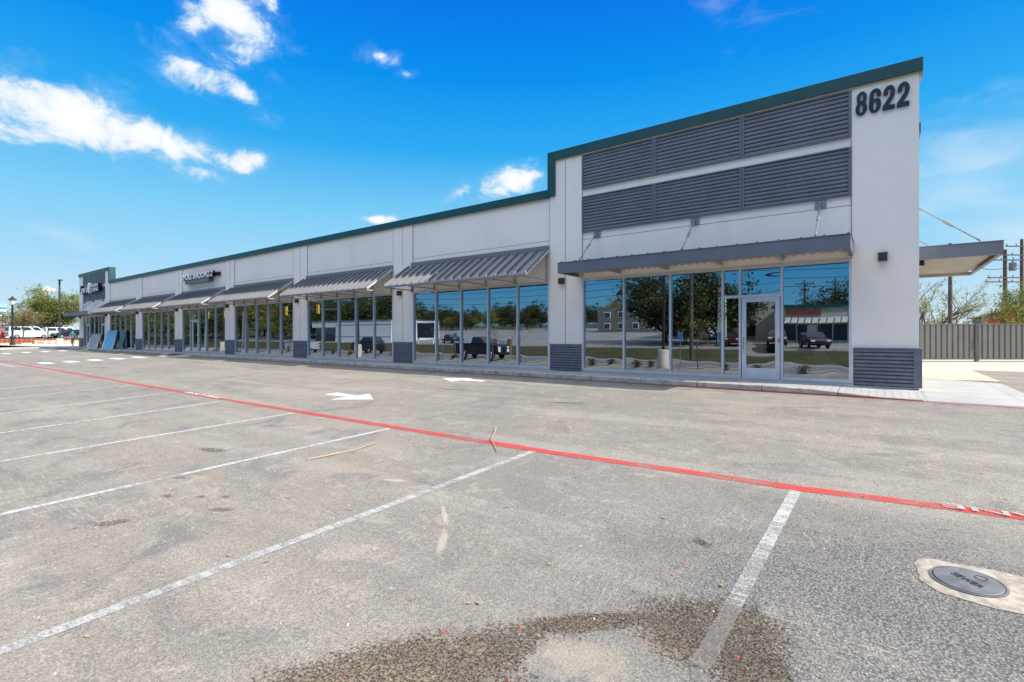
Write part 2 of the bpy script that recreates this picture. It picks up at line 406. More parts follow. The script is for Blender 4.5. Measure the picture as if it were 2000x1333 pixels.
CLOUDS_AND_FILL=[(168.3,18.1,6.8,3.1,0,1.35),(162.5,17.6,5.0,1.9,12,1.05),(158.6,16.9,4.0,1.2,16,.85),(154.6,16.9,2.6,1.1,-25,.85),(158.5,15.7,3.4,.8,0,.6),
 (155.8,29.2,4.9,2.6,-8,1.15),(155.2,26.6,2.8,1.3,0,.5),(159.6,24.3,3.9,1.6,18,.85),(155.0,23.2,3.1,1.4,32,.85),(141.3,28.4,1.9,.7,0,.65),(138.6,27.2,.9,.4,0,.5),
 (141.5,12.7,2.4,.5,0,.9),(126.8,16.9,4.2,1.9,-20,1.25),(132.6,16.0,1.8,.8,-20,.9),(148,6.5,3,.6,0,.5),(-92,48,70,17,0,2.6),(-60,30,14,4,0,.8),(60,22,9,3,0,1),(200,14,9,3,0,1),(-20,20,10,2,0,.6)  # largest ellipse: unseen cloud added behind the camera to light the shaded facade
]
WISPS=[(169.0,8.6,3.5,1.2,10,.6),(83.5,13.5,9,8,0,.85),(80,8,9,3,0,.9),(100,30,8,3,0,.35)
]
def blob(L):
    best=None
    for (a,e,ra,re,rot,st) in L:
        q=b.math('MULTIPLY',ellm(b,az,el,a,e,ra,re,rot),st)
        best=q if best is None else b.math('MAXIMUM',best,q)
    return best
vec=b.n('ShaderNodeCombineXYZ'); b.l(b.math('MULTIPLY',az,.1),vec.inputs[0]); b.l(b.math('MULTIPLY',el,.14),vec.inputs[1])
fb=b.noise(vec.outputs[0],3.0,9,.62,.35)
fb2=b.noise(b.map(vec.outputs[0],(1.0,1.9,1),(0,0,R(-18))),1.3,7,.6,.6)
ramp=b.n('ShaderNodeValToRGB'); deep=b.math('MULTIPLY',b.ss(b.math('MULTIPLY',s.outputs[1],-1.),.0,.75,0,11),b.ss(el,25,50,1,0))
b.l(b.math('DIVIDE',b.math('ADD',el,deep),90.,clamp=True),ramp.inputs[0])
stops=[(0,(.66,.80,.88)),(3,(.55,.76,.91)),(7,(.38,.70,.94)),(13,(.20,.61,.93)),(20,(.025,.41,.90)),(27,(.0,.285,.87)),(34,(.0,.18,.82)),(46,(.45,.56,.80)),(68,(.85,.87,.92))]  # top stops: unseen overhead sky made pale and bright to fill the shaded walls
rr=ramp.color_ramp
while len(rr.elements)<len(stops): rr.elements.new(.5)
for e_,(q,c_) in zip(rr.elements,stops): e_.position=q/90; e_.color=c_+(1,)
EXPO=.95; K=1/(SKYSTR*2**EXPO)
grad=b.mix(1.,ramp.outputs[0],(K,K,K),'MULTIPLY')
skycol=b.mix(.985,sky.outputs[0],grad)
if CLOUDS_AND_FILL:
    dn=b.math('ADD',blob(CLOUDS_AND_FILL),b.math('MULTIPLY',b.math('SUBTRACT',fb,.53),2.7))
    dens=b.ss(dn,.0,.6)
    shade=b.mix(b.ss(dn,.1,1.0),(2.6,3.4,4.1),(4.3,4.35,4.4))
    veil=b.ss(b.math('ADD',dn,b.math('MULTIPLY',b.math('SUBTRACT',fb2,.5),1.2)),-.45,.5,0,.22)
    skycol=b.mix(veil,skycol,(2.1,3.2,4.15))
    skycol=b.mix(dens,skycol,shade)
if WISPS:
    dw=b.ss(b.math('ADD',blob(WISPS),b.math('MULTIPLY',b.math('SUBTRACT',fb2,.55),1.6)),0,1.1,0,.55)
    skycol=b.mix(dw,skycol,(3.3,3.8,4.2))
lift=b.ss(el,33,48,1,2.1)  # extra brightness added to the out-of-view overhead sky, fill for the shaded facade
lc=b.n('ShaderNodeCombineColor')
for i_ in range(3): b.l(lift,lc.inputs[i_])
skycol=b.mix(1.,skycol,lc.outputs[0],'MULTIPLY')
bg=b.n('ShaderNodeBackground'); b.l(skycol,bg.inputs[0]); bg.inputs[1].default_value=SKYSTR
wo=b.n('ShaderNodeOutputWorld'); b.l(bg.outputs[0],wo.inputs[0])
sc.view_settings.view_transform='Standard'; sc.view_settings.look='None'; sc.view_settings.exposure=EXPO; sc.view_settings.gamma=1

# ================================================================== THE GROUND
def frange(a,b,step):
    n=max(1,int(math.ceil((b-a)/step))); return [a+(b-a)*i/n for i in range(n+1)]
def sheet(name,x0,x1,y0,y1,dz,mat,stepx=4,stepy=4,kind='structure',zf=None,parent=None,extra=()):
    xs=sorted(set([round(x,3) for x in frange(x0,x1,stepx)])); ys=set([round(y,3) for y in frange(y0,y1,stepy)])
    for k in (13,-3,-16): 
        if y0<k<y1: ys.add(float(k))
    ys=sorted(ys); mb=MB(); zf=zf or g
    vs=[(x,y,zf(x,y)+dz) for y in ys for x in xs]; n=len(xs)
    fs=[(j*n+i,j*n+i+1,(j+1)*n+i+1,(j+1)*n+i) for j in range(len(ys)-1) for i in range(n-1)]
    mb.add(vs,fs); return obj(name,mb,mat,kind=kind,recalc=False,parent=parent)
# one base sheet to the horizon
mb=MB(); xs=[-2500,-1200,-600,-400]+frange(-300,200,6)[0:]+[400,800,2500]; ys=sorted(set([-2500,-800,-400,-250]+frange(-160,-20,10)+[-16.0,-3.0]+frange(0,13,3.25)+frange(16,60,6)+[90,150,300,800,2500]))
vs=[(x,y,g(x,y)-.06-.25*sm(-100,-116,x)*sm(2,5,y)) for y in ys for x in xs]; n=len(xs)
mb.add(vs,[(j*n+i,j*n+i+1,(j+1)*n+i+1,(j+1)*n+i) for j in range(len(ys)-1) for i in range(n-1)])
obj('ground',mb,M['grass'],kind='structure',recalc=False)
lot=sheet('parking_lot',-68.5,60,-1.5,13.12,0,M['asphalt'],4,2)
obj('service_drive',MB().quad((2.6,13.12,0),(60,13.12,0),(60,26,0),(2.6,26,0)),M['asphalt'],kind='structure',recalc=False)
obj('rear_apron',MB().quad((.7,26,0),(60,26,0),(60,90,0),(.7,90,0)).quad((.7,24.9,.012),(2.6,24.9,.012),(2.6,26,.012),(.7,26,.012)),M['cream'],kind='structure',recalc=False)
sheet('street',-320,150,-16,-5,.004,M['street'],8,4)
sheet('far_lot',-150,140,-120,-27,.02,M['farlot'],10,8)
sheet('planting_strip',-68,60,-5,-1.5,.05,M['mulch'],6,2)
sheet('road',-240,-118,4,60,-.17,M['street'],6,6)
# kerbs along the planting strip and street
mb=MB()
for x in frange(-66,54,12)[:-1]:
    for (ya,yb) in ((-1.75,-1.5),(-5.1,-4.9),(-16.15,-15.95),(-27.2,-26.95)):
        z=g(x,ya); mb.box(x,x+12,ya,yb,z-.1,z+.13)
obj('street_kerb',mb,M['kerb_clean'],kind='structure')

# sidewalk in front of the shops
def zf_front(x): return .15 if x<-1.9 else .15-.12*sm(-1.9,.6,x)
mb=MB(); xs=[-68]+frange(-66,-2,4)+[-1.9,-1.2,-.6,0,.7]
for a,c in zip(xs[:-1],xs[1:]):
    mb.quad((a,13.24,zf_front(a)),(c,13.24,zf_front(c)),(c,15.2,.15),(a,15.2,.15))
obj('sidewalk',mb,M['walk'],kind='structure',recalc=False)
mb=MB()
for a,c in zip(xs[:-1],xs[1:]):
    za,zc=zf_front(a),zf_front(c)
    mb.add([(a,13.10,-.05),(c,13.10,-.05),(c,13.10,zc-.015),(a,13.10,za-.015),(c,13.13,zc+.003),(a,13.13,za+.003),(c,13.25,zc+.003),(a,13.25,za+.003),(a,13.25,-.05),(c,13.25,-.05)],
      [(0,1,2,3),(3,2,4,5),(5,4,6,7)])
obj('kerb',mb,M['kerb'],kind='structure',recalc=False)
mb=MB(); mb.quad((.7,13.12,.02),(2.6,13.12,.02),(2.6,18.6,.05),(.7,18.6,.14))
mb.quad((.7,13.08,-.03),(2.6,13.08,-.03),(2.6,13.12,.02),(.7,13.12,.02)).quad((2.6,13.1,-.02),(2.66,13.1,-.02),(2.66,18.6,-.02),(2.6,18.6,.05))
obj('corner_pavement',mb,concrete_mat('pale_pavement',(.39,.385,.37),.1),kind='structure')
obj('side_pavement',MB().box(.7,2.6,18.6,24.9,-.1,.10),M['cream'],kind='structure')
# west kerb, street verge
mb=MB()
pts=[(-67.5,13.2),(-69,12.6),(-71,10.6),(-74,6.5),(-78,0),(-84,-6)]
for a,c in zip(pts[:-1],pts[1:]):
    d=Vector((c[0]-a[0],c[1]-a[1],0)).normalized(); nrm=Vector((-d.y,d.x,0))*-1
    z0,z1=g(*a),g(*c)
    A=[(a[0],a[1],z0-.1),(a[0],a[1],z0+.16),(a[0]+nrm.x*2.2,a[1]+nrm.y*2.2,z0+.2)]
    B=[(c[0],c[1],z1-.1),(c[0],c[1],z1+.16),(c[0]+nrm.x*2.2,c[1]+nrm.y*2.2,z1+.2)]
    mb.quad(A[0],B[0],B[1],A[1]).quad(A[1],B[1],B[2],A[2])
mb.quad((-67.5,13.2,.15),(-69.5,15.5,.16),(-90,24,.2),(-88,10,.2)).quad((-72,20,.14),(-66,20,.14),(-66,13.2,.14),(-72,13.2,.14))
obj('west_footway',mb,M['kerb_clean'],kind='structure')

# ------------------------------------------------------------------ painted markings
def strip(name,pts,w,mat,dz=.004,ends=None,parent=lot):
    """paint laid on the ground along a polyline"""
    P=[Vector((p[0],p[1],0)) for p in pts]; Q=[]
    for a,c in zip(P[:-1],P[1:]):
        n=max(1,int((c-a).length/1.2)); Q+=[a.lerp(c,i/n) for i in range(n)]
    Q.append(P[-1]); vs=[];fs=[]
    for i,p in enumerate(Q):
        d=(Q[min(i+1,len(Q)-1)]-Q[max(i-1,0)]).normalized(); nn=Vector((-d.y,d.x,0))*w/2
        for q in (p+nn,p-nn): vs.append((q.x,q.y,g(q.x,q.y)+dz))
    for i in range(len(Q)-1): fs.append((2*i,2*i+1,2*i+3,2*i+2))
    return obj(name,MB().add(vs,fs),mat,parent=parent)
def cluster(name,polys,mat,dz=.004,parent=lot):
    mb=MB()
    for p in polys: mb.add([(x,y,g(x,y)+dz) for x,y in p],[tuple(range(len(p)))])
    return obj(name,mb,mat,parent=parent)
strip('fire_lane_line',[(-67.5,6.05),(-45.05,6.01),(-23.75,5.9),(-14.49,5.8),(-9.64,5.82),(-6.54,5.85),(-3.9,5.88),(-2.11,5.98),(-.7,6.05),(.51,6.2),(1.02,6.26),(3,6.42),(14,7)],.18,M['red'],.005)
for k,(a,c) in enumerate([((-.715,5.95),(-.77,2.72)),((-3.93,5.82),(-4.13,.5)),((-6.92,5.72),(-7.24,.5)),((-9.94,5.69),(-10.2,.5)),((-13.15,5.7),(-12.95,.5)),((-16.35,5.78),(-15.9,.5)),((-19.7,5.8),(-19.4,.5)),((-23,5.8),(-22.8,.5)),((2.4,6.3),(2.3,.5))]):
    strip('parking_stripe',[a,c],.105,M['white_worn'] if k==0 else (M['white_mid'] if k==1 else M['white_paint']),.004)
strip('blue_stripe',[(-46,4.9),(-38.6,4.9)],.12,M['blue_paint'],.004)
strip('parking_stripe',[(-46,5.35),(-36,5.35)],.12,M['white_paint'],.004)
for y in (6.9,8.0,9.1,10.2,11.3): cluster('crosswalk_bar',[[(-39.0,y-.24),(-37.1,y-.24),(-37.1,y+.24),(-39.0,y+.24)]],M['white_fresh'])
for y in (8.2,9.4,10.6,11.8): cluster('crosswalk_bar',[[(-59.8,y-.24),(-57.7,y-.24),(-57.7,y+.24),(-59.8,y+.24)]],M['white_fresh'])
cluster('turn_arrow',[[(-11.75,7.58),(-10.75,7.66),(-10.75,7.86),(-11.75,7.95)],[(-10.86,7.15),(-9.9,7.70),(-10.75,8.22)]],M['white_fresh'])
cluster('turn_arrow',[[(-10.62,11.48),(-9.7,11.56),(-9.75,11.82),(-10.62,11.74)],[(-10.55,11.12),(-10.5,12.1),(-11.45,11.64)]],M['white_fresh'])
mb=MB(); mb.quad((-5.03,13.0,.003),(.9,13.0,.003),(.9,13.095,.003),(-5.03,13.095,.003)); mb.quad((.9,12.95,.004),(2.9,12.95,.004),(2.9,13.075,.004),(.9,13.075,.004))
obj('kerb_line',mb,M['red'],parent=lot)

def text(name,s,w,h,mat,origin,xdir,ydir,ext=.02,bold=0.,shear=0,parent=None,mirror=False):
    cu=bpy.data.curves.new(name,'FONT'); cu.body=s; cu.extrude=0; cu.offset=bold; cu.shear=shear; cu.resolution_u=4
    t=bpy.data.objects.new('t',cu); COL.objects.link(t); bpy.context.view_layer.update()
    me=bpy.data.meshes.new_from_object(t.evaluated_get(bpy.context.evaluated_depsgraph_get()))
    bpy.data.objects.remove(t)
    X=[v.co.x for v in me.vertices]; Y=[v.co.y for v in me.vertices]
    x0,x1,y0,y1=min(X),max(X),min(Y),max(Y)
    bm=bmesh.new(); bm.from_mesh(me)
    for v in bm.verts: v.co=((v.co.x-x0)/(x1-x0)*w,(v.co.y-y0)/(y1-y0)*h,0)
    if ext:
        r=bmesh.ops.extrude_face_region(bm,geom=bm.faces[:]); 
        for v in [e for e in r['geom'] if isinstance(e,bmesh.types.BMVert)]: v.co.z+=ext
    xd=Vector(xdir).normalized(); yd=Vector(ydir).normalized(); zd=xd.cross(yd); o=Vector(origin)
    bm.verts.ensure_lookup_table()
    vs=[o+xd*v.co.x+yd*v.co.y+zd*v.co.z for v in bm.verts]; fs=[[v.index for v in f.verts] for f in bm.faces]
    bm.verts.index_update(); fs=[[v.index for v in f.verts] for f in bm.faces]
    bm.free(); mb=MB(); mb.add(vs,fs)
    return obj(name,mb,mat,parent=parent)
for xe,yy in ((2.2,6.405),(-13.75,5.89)):
    z=g(xe,yy)+.013; o=text('fire_lane_lettering','FIRE LANE',2.1 if xe<0 else 1.75,.12,M['white_fresh'] if xe<0 else M['white_mid'],(xe,yy,z),(-1,-.075 if xe>0 else 0,0),(.075 if xe>0 else 0,-1,-.04),0,.012,parent=lot)

# ================================================================== THE BUILDING
D=14.5
bld=thing('shopping_center','long white stucco shop building with green coping, slate awnings and mirrored storefront windows','building',(-32,D,.15))
BAYS=[(-7.88,-.56),(-16.02,-9.15),(-24.08,-17.28),(-32.15,-25.41),(-40.07,-33.39),(-48.04,-41.39),(-56.10,-49.45),(-64.43,-57.48)]
XL,XR=-65.87,.70
HW=3.20
mb=MB()
# piers (front face at D) and headers (25 mm back)
edges=[XL]+[v for bb in reversed(BAYS) for v in bb]+[XR]
for i in range(0,len(edges),2):
    a,c=edges[i],edges[i+1]
    top=7.30 if (a>-9.5 or c<-56.0) else 6.08
    if abs(a+9.15)<.01:   # pier beside the right tower: tower part starts at -9.0
        mb.box(a,c,D,D+.35,.12,6.2); mb.box(-8.95,c,D,D+.35,6.2,7.35)
    elif abs(c+56.1)<.01:
        mb.box(a,c,D,D+.35,.12,6.2); mb.box(a,-56.3,D,D+.35,6.2,7.35)
    else: mb.box(a,c,D,D+.35,.12,top+.05)
for i,(a,c) in enumerate(BAYS):
    top=7.35 if i in (0,7) else 6.12
    mb.box(a,c,D+.025,D+.33,HW,top)
    mb.box(a,c,D+.02,D+.3,.1,.19)
# flank, rear and left walls
mb.box(XR-.3,XR,D+.352,32.5,.0,6.12); mb.box(XL,XL+.3,D+.352,32.5,.1,6.12); mb.box(XL,XR,32.5,32.8,.0,6.12)
mb.k=1
jt=.012
for i in range(0,len(edges),2):
    a,c=edges[i],edges[i+1]; top=7.3 if (i==len(edges)-1 or i==0) else 6.06
    if 0<i<len(edges)-2: 
        xm=(a+c)/2+.0; mb.box(xm-jt,xm+jt,D-.003,D+.01,1.06,7.3 if abs(a+9.15)<.01 else top)
mb.k=0
for i,(a,c) in enumerate(BAYS):
    mb.k=1
    z=4.49 if i in (0,7) else 4.60
    mb.box(a,c,D+.021,D+.03,z-.008,z+.008)
    for x in (a,c): mb.box(x-.008,x+.008,D-.004,D+.03,HW,6.05)
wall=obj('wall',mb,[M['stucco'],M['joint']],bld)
obj('roof',MB().box(XL+.3,XR-.3,D+.36,32.5,5.5,5.6),M['slate'],bld)
# coping that steps up over both end towers
mb=MB(); cy0,cy1=D-.07,D+.42
def cop(x0,x1,z0,z1,y0=cy0,y1=cy1): mb.box(x0,x1,y0,y1,z0,z1)
cop(-9.19,XR+.07,7.30,7.60); cop(-9.19,-8.90,6.08,7.298); cop(-56.12,-9.192,6.06,6.34)
cop(XL-.07,-56.12,7.26,7.55); cop(-56.42,-56.122,6.06,7.258)
obj('coping',mb,M['green'],bld,bevel=.008)
mb=MB(); mb.box(XR-.33,XR+.05,D+.43,32.85,6.06,6.3); mb.box(XL-.05,XL+.33,D+.43,32.85,6.06,6.3); mb.box(XL-.05,XR+.05,32.85,32.9,6.06,6.3)
obj('parapet_cap',mb,M['green'],bld)
# warm timber-coloured drip strip under the coping, as in the photo
mb=MB(); mb.box(-8.89,XR+.04,D-.035,D-.002,7.262,7.298); mb.box(-56.1,-9.2,D-.035,D-.002,6.022,6.058); mb.box(XL,-56.45,D-.035,D-.002,7.222,7.258)
mb.box(XR+.002,XR+.045,D,D+.36,7.20,7.298)
obj('drip_strip',mb,simple('ochre_flashing',(.50,.36,.18),.6),bld)
# louvre panels
def louvre(x0,x1,z0,z1):
    p=MB(); y=D+.02
    p.box(x0,x1,D+.012,D+.023,z0,z1)
    p.k=0
    fw=.05
    for (a,c,e,f_) in ((x0,x0+fw,z0,z1),(x1-fw,x1,z0,z1),(x0+fw,x1-fw,z0,z0+.03),(x0+fw,x1-fw,z1-.03,z1)): p.box(a,c,D-.035,D+.012,e,f_)
    n=int((z1-z0-.06)/.098); dz=(z1-z0-.06)/n
    for k in range(n):
        z=z0+.03+k*dz
        p.add([(x0+fw,D-.022,z+.012),(x1-fw,D-.022,z+.012),(x1-fw,D-.022,z+.05),(x0+fw,D-.022,z+.05),(x0+fw,D+.011,z+dz*.98),(x1-fw,D+.011,z+dz*.98),(x0+fw,D+.011,z+.012),(x1-fw,D+.011,z+.012)],
              [(0,1,2,3),(3,2,5,4),(6,7,1,0)])
    return obj('louvre_panel',p,M['slate'],bld)
for (X0,X1) in ((-7.88,-.56),(-64.43,-57.48)):
    t=(X1-X0)/3
    for k in range(3):
        a=X0+k*t; c=a+t-.012
        louvre(a,c,6.12,7.255 if X0>-20 else 7.21); louvre(a,c,4.71,5.89)
# ribbed cladding at the foot of every pier
def clad(x0,x1,side=False):
    p=MB(); z0,z1=.15,1.05
    p.box(x0,x1,D-.012,D-.003,z0,z1); p.box(x0-.0,x1,D-.065,D-.012,z1-.028,z1)
    n=10; dz=(z1-.03-z0)/n; xe=x1-(.1 if side else .03)
    for k in range(n):
        z=z0+k*dz
        p.add([(x0+.02,D-.05,z+.025),(xe,D-.05,z+.025),(xe,D-.05,z+dz-.006),(x0+.02,D-.05,z+dz-.006),(x0+.02,D-.012,z+.004),(xe,D-.012,z+.004),(x0+.02,D-.012,z+dz),(xe,D-.012,z+dz)],
              [(0,1,2,3),(4,5,1,0),(3,2,7,6),(0,3,6,4),(1,5,7,2)])
    p.box(xe,x1,D-.06,D-.012,z0,z1-.028)
    if side:
        p.box(x1,x1+.05,D-.06,D+.5,z0,z1)
    return obj('base_cladding',p,M['clad'],bld)
for i in range(0,len(edges),2):
    a,c=edges[i],edges[i+1]; clad(a+(.03 if i else 0),c-(.02 if i<len(edges)-2 else 0),i==len(edges)-2)

# storefronts
def frame_bay(x0,x1,mull,doors=()):
    fr=MB(); y0,y1=D-.01,D+.10; z0,z1=.19,HW; w=.055
    fr.box(x0,x0+w,y0,y1,z0,z1); fr.box(x1-w,x1,y0,y1,z0,z1); fr.box(x0+w,x1-w,y0,y1,z1-.07,z1)
    dx=[d[0]-.045 for d in doors]+[d[1]+.045 for d in doors]
    def indoor(xa,xb): return any(d[0]-.06<(xa+xb)/2<d[1]+.06 for d in doors)
    ms=sorted(mull+[d for d in dx if x0+w<d<x1-w])
    for m in ms: fr.box(m-w/2,m+w/2,y0+.001,y1-.001,z0,z1-.07)
    cuts=[x0+w/2]+ms+[x1-w/2]
    panes=[]
    for a,c in zip(cuts[:-1],cuts[1:]):
        a2,c2=a+w/2,c-w/2
        if c2-a2<.05: fr.box(a2,c2,y0+.002,y1-.002,z0,z1-.07); continue
        if indoor(a,c):
            fr.box(a2,c2,y0+.002,y1-.002,2.36,2.43); panes.append((a2,c2,2.43,z1-.07))
        else:
            fr.box(a2,c2,y0+.002,y1-.002,z0,z0+.08)
            if any(abs(c-(d[0]-.045))<.02 and c-a<.9 for d in doors):
                fr.box(a2,c2,y0+.002,y1-.002,2.36,2.43); panes.append((a2,c2,2.43,z1-.07)); panes.append((a2,c2,z0+.08,2.36))
            else: panes.append((a2,c2,z0+.08,z1-.07))
    f=obj('storefront_window',fr,M['alu'],bld)
    for (a,c,e,h) in panes: obj('pane',MB().quad((a-.01,D+.065,e-.01),(c+.01,D+.065,e-.01),(c+.01,D+.065,h+.01),(a-.01,D+.065,h+.01)),M['glass'],f,loc=((a+c)/2,D+.065,e),recalc=False)
    for (a,c) in doors:
        d=MB(); yy0,yy1=D+.0,D+.055
        d.box(a,a+.11,yy0,yy1,.17,2.355); d.box(c-.11,c,yy0,yy1,.17,2.355); d.box(a+.11,c-.11,yy0,yy1,2.235,2.355); d.box(a+.11,c-.11,yy0,yy1,.17,.47)
        do=obj('door',d,M['alu'],bld,bevel=.004)
        obj('door_glass',MB().quad((a+.1,D+.03,.46),(c-.1,D+.03,.46),(c-.1,D+.03,2.245),(a+.1,D+.03,2.245)),M['glass'],do,loc=((a+c)/2,D+.03,.46),recalc=False)
        h=MB().tube([(a+.055,yy0,1.28),(a+.055,yy0-.06,1.28),(a+.055,yy0-.065,1.0),(a+.055,yy0,.98)],.011,8); obj('handle',h,M['steel'],do); obj('latch',MB().box(c-.05,c-.005,yy0-.02,yy0,1.16,1.26),M['steel'],do)
    return f
frame_bay(BAYS[0][0],BAYS[0][1],[-6.43,-4.97,-3.51],[(-3.02,-2.10)])
for i in (1,2,3,5,6):
    a,c=BAYS[i]; frame_bay(a,c,[a+(c-a)*k/5 for k in (1,2,3,4)])
a,c=BAYS[4]; frame_bay(a,c,[-38.75,-36.2,-34.85],[(-38.35,-37.43)])
a,c=BAYS[7]; frame_bay(a,c,[-60.9,-59.6],[(-63.3,-62.4),(-58.6,-57.7)])
# dark interior behind the glass
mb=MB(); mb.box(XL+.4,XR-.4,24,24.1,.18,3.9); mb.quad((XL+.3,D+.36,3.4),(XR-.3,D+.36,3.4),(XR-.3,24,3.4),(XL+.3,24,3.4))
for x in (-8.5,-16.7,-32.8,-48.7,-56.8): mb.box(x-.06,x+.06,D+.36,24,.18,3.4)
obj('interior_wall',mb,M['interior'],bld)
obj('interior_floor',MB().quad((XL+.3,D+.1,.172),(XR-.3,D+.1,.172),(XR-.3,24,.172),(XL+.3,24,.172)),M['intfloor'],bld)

# ------------------------------------------------------------------ awnings over the six middle bays
AW_L=['slate metal awning next to the right tower, mostly in shade','second slate awning from the right tower, ribbed with a sunlit lower edge','third slate awning from the right tower, left of the blank wall lamp pier','slate awning under the white lettered shop sign','fifth slate awning from the right tower, left of the one under the shop sign','slate awning farthest left, beside the flat canopy of the small tower']
def make_awning(x0,x1,i,group):
    t=thing('awning',AW_L[i],'awning',((x0+x1)/2,D,3.31),0,group)
    yo,zo,yi,zi=13.10,3.31,14.45,4.25
    fl=MB(); fl.box(x0+.08,x1,D-.055,D-.004,4.27,4.43); obj('flashing',fl,M['awning'],t,bevel=.006)
    r=MB(); sl=(zi-zo)/(yi-yo); L=math.hypot(zi-zo,yi-yo); ny,nz=-sl/math.hypot(1,sl),1/math.hypot(1,sl)
    def P_(s_,h): return (yo+(yi-yo)*s_+ny*h, zo+(zi-zo)*s_+nz*h)
    def slab(xa,xb,s0,s1,h0,h1):
        a=P_(s0,h0);b_=P_(s1,h0);c_=P_(s1,h1);d_=P_(s0,h1)
        r.prism([a,b_,c_,d_],xa,xb,'x')
    slab(x0,x1,0,1.0,-.012,.012)
    n=17; 
    for k in range(n+1):
        x=x0+.03+(x1-x0-.06)*k/n; slab(x-.014,x+.014,0.0,.985,.012,.088)
    r.box(x0,x1,yo-.022,yo-.002,zo-.06,zo+.02)
    obj('roof_panel',r,M['awning'],t)
    for xx in (x0-.012,x1+.002):
        e=MB(); a=P_(0,-.04);b_=P_(1,-.04);c_=P_(1,.03);d_=P_(0,.03); e.prism([a,b_,c_,d_],xx,xx+.010,'x')
        obj('edge_trim',e,M['alu'],t)
    for k in range(6):
        x=x0+.10+(x1-x0-.2)*k/5; q=MB()
        q.box(x-.02,x+.02,yo+.02,D-.05,zo-.075,zo-.035); q.box(x-.025,x+.025,D-.05,D-.003,zo-.13,4.25)
        q.box(x-.03,x+.03,D-.065,D-.05,zo-.14,zo-.02)
        q.bar((x,yo+.05,zo-.02),(x,D-.06,4.17),.035)
        obj('bracket',q,M['soffit'],t)
    return t
for i in range(1,7): make_awning(BAYS[i][0]-.14,BAYS[i][1]+.0,i-1,'slate standing seam awnings over the storefronts')

# ------------------------------------------------------------------ flat suspended canopies
def canopy(t,x0,x1,y0,y1,zb,zt,rods,front='-y',ribs_along='y'):
    f=MB(); w=.05
    f.box(x0,x1,y0,y0+.012,zb,zt)
    f.box(x0,x1,y0+.013,y0+.09,zb,zb+.01); f.box(x0,x1,y0-.02,y0+.09,zt,zt+.012)
    for (xa,xb) in ((x0,x0+.012),(x1-.012,x1)): f.box(xa,xb,y0+.013,y1,zb,zt-.001)
    f.box(x0+.013,x0+.09,y0+.1,y1,zb,zb+.01); f.box(x1-.09,x1-.013,y0+.1,y1,zb,zb+.01)
    f.box(x0-.02,x0+.05,y0+.1,y1,zt,zt+.012); f.box(x1-.05,x1+.02,y0+.1,y1,zt,zt+.012)
    obj('fascia',f,M['slate'],t)
    d=MB(); zd=zb+.10
    if ribs_along=='y':
        n=int((x1-x0)/.2)
        for k in range(n):
            a=x0+.014+(x1-x0-.028)*k/n; c=x0+.014+(x1-x0-.028)*(k+1)/n; m=a+(c-a)*.35
            d.quad((a,y0+.014,zd),(m,y0+.014,zd+.045),(m,y1-.01,zd+.045),(a,y1-.01,zd)).quad((m,y0+.014,zd+.045),(c,y0+.014,zd),(c,y1-.01,zd),(m,y1-.01,zd+.045))
        s_=MB()
        for k in range(int((x1-x0)/.46)+1):
            x=x0+.1+k*.46
            if x<x1-.03: s_.box(x-.02,x+.02,y0+.03,y1-.02,zt-.03,zt+.045)
        s_.box(x0+.02,x1-.02,y0+.02,y1-.02,zt-.05,zt-.03)
        obj('deck_roof',s_,M['awning'],t)
        for k in range(1,5):
            x=x0+(x1-x0)*k/5; obj('joist',MB().box(x-.04,x+.04,y0+.02,y1-.01,zb+.012,zd-.005),M['soffit'],t)
    else:
        n=int((y1-y0)/.2)
        for k in range(n):
            a=y0+.014+(y1-y0-.028)*k/n; c=y0+.014+(y1-y0-.028)*(k+1)/n; m=a+(c-a)*.35
            for (ya,za),(yb,zb_) in zip(((a,zd),(a+.12,zd),(a+.13,zd+.07),(a+.185,zd+.07)),((a+.12,zd),(a+.13,zd+.07),(a+.185,zd+.07),(c,zd))): d.quad((x0+.01,ya,za),(x0+.01,yb,zb_),(x1-.1,yb,zb_),(x1-.1,ya,za))
        d.box(x0,x1-.02,y1-.1,y1,zb,zd)
        s_=MB().box(x0+.02,x1-.02,y0+.02,y1-.02,zt-.05,zt-.03); obj('deck_roof',s_,M['awning'],t)
    obj('soffit',d,M['soffit'],t)
    for (a,c,pl) in rods:
        q=MB(); a=Vector(a);c=Vector(c); q.tube([a,c],.017,8)
        m=a.lerp(c,.5); u=(c-a).normalized()
        q.tube([m-u*.12,m-u*.10,m+u*.10,m+u*.12],[.018,.034,.034,.018],8)
        q.tube([a,a+u*.13],.024,8); q.tube([c-u*.10,c],.024,8)
        if pl=='y': q.box(a.x-.12,a.x+.12,D-.012,D-.004,a.z-.12,a.z+.13); q.box(a.x-.012,a.x+.012,D-.09,D-.012,a.z-.05,a.z+.04)
        else: q.box(XR+.001,XR+.012,a.y-.12,a.y+.12,a.z-.12,a.z+.13); q.box(XR+.012,XR+.09,a.y-.012,a.y+.012,a.z-.05,a.z+.04)
        q.box(c.x-.05,c.x+.05,c.y-.05,c.y+.05,c.z-.05,c.z-.03)
        obj('hanger_rod',q,M['steel'],t)
t=thing('entrance_canopy','flat slate metal canopy on three rods above the aluminium door, under the louvre panels','canopy',(-4.3,D,3.3),0,'flat suspended canopies')
canopy(t,-8.03,-.53,13.2,D-.01,3.26,3.58,[((x,D-.05,4.62),(x,13.34,3.64),'y') for x in (-1.2,-4.25,-7.34)])
t=thing('entrance_canopy','flat slate canopy on the small tower at the far left end of the building','canopy',(-61,D,3.3),0,'flat suspended canopies')
canopy(t,-65.7,-57.3,13.2,D-.01,3.22,3.54,[((x,D-.05,4.62),(x,13.34,3.62),'y') for x in (-63.9,-61.1,-58.1)])
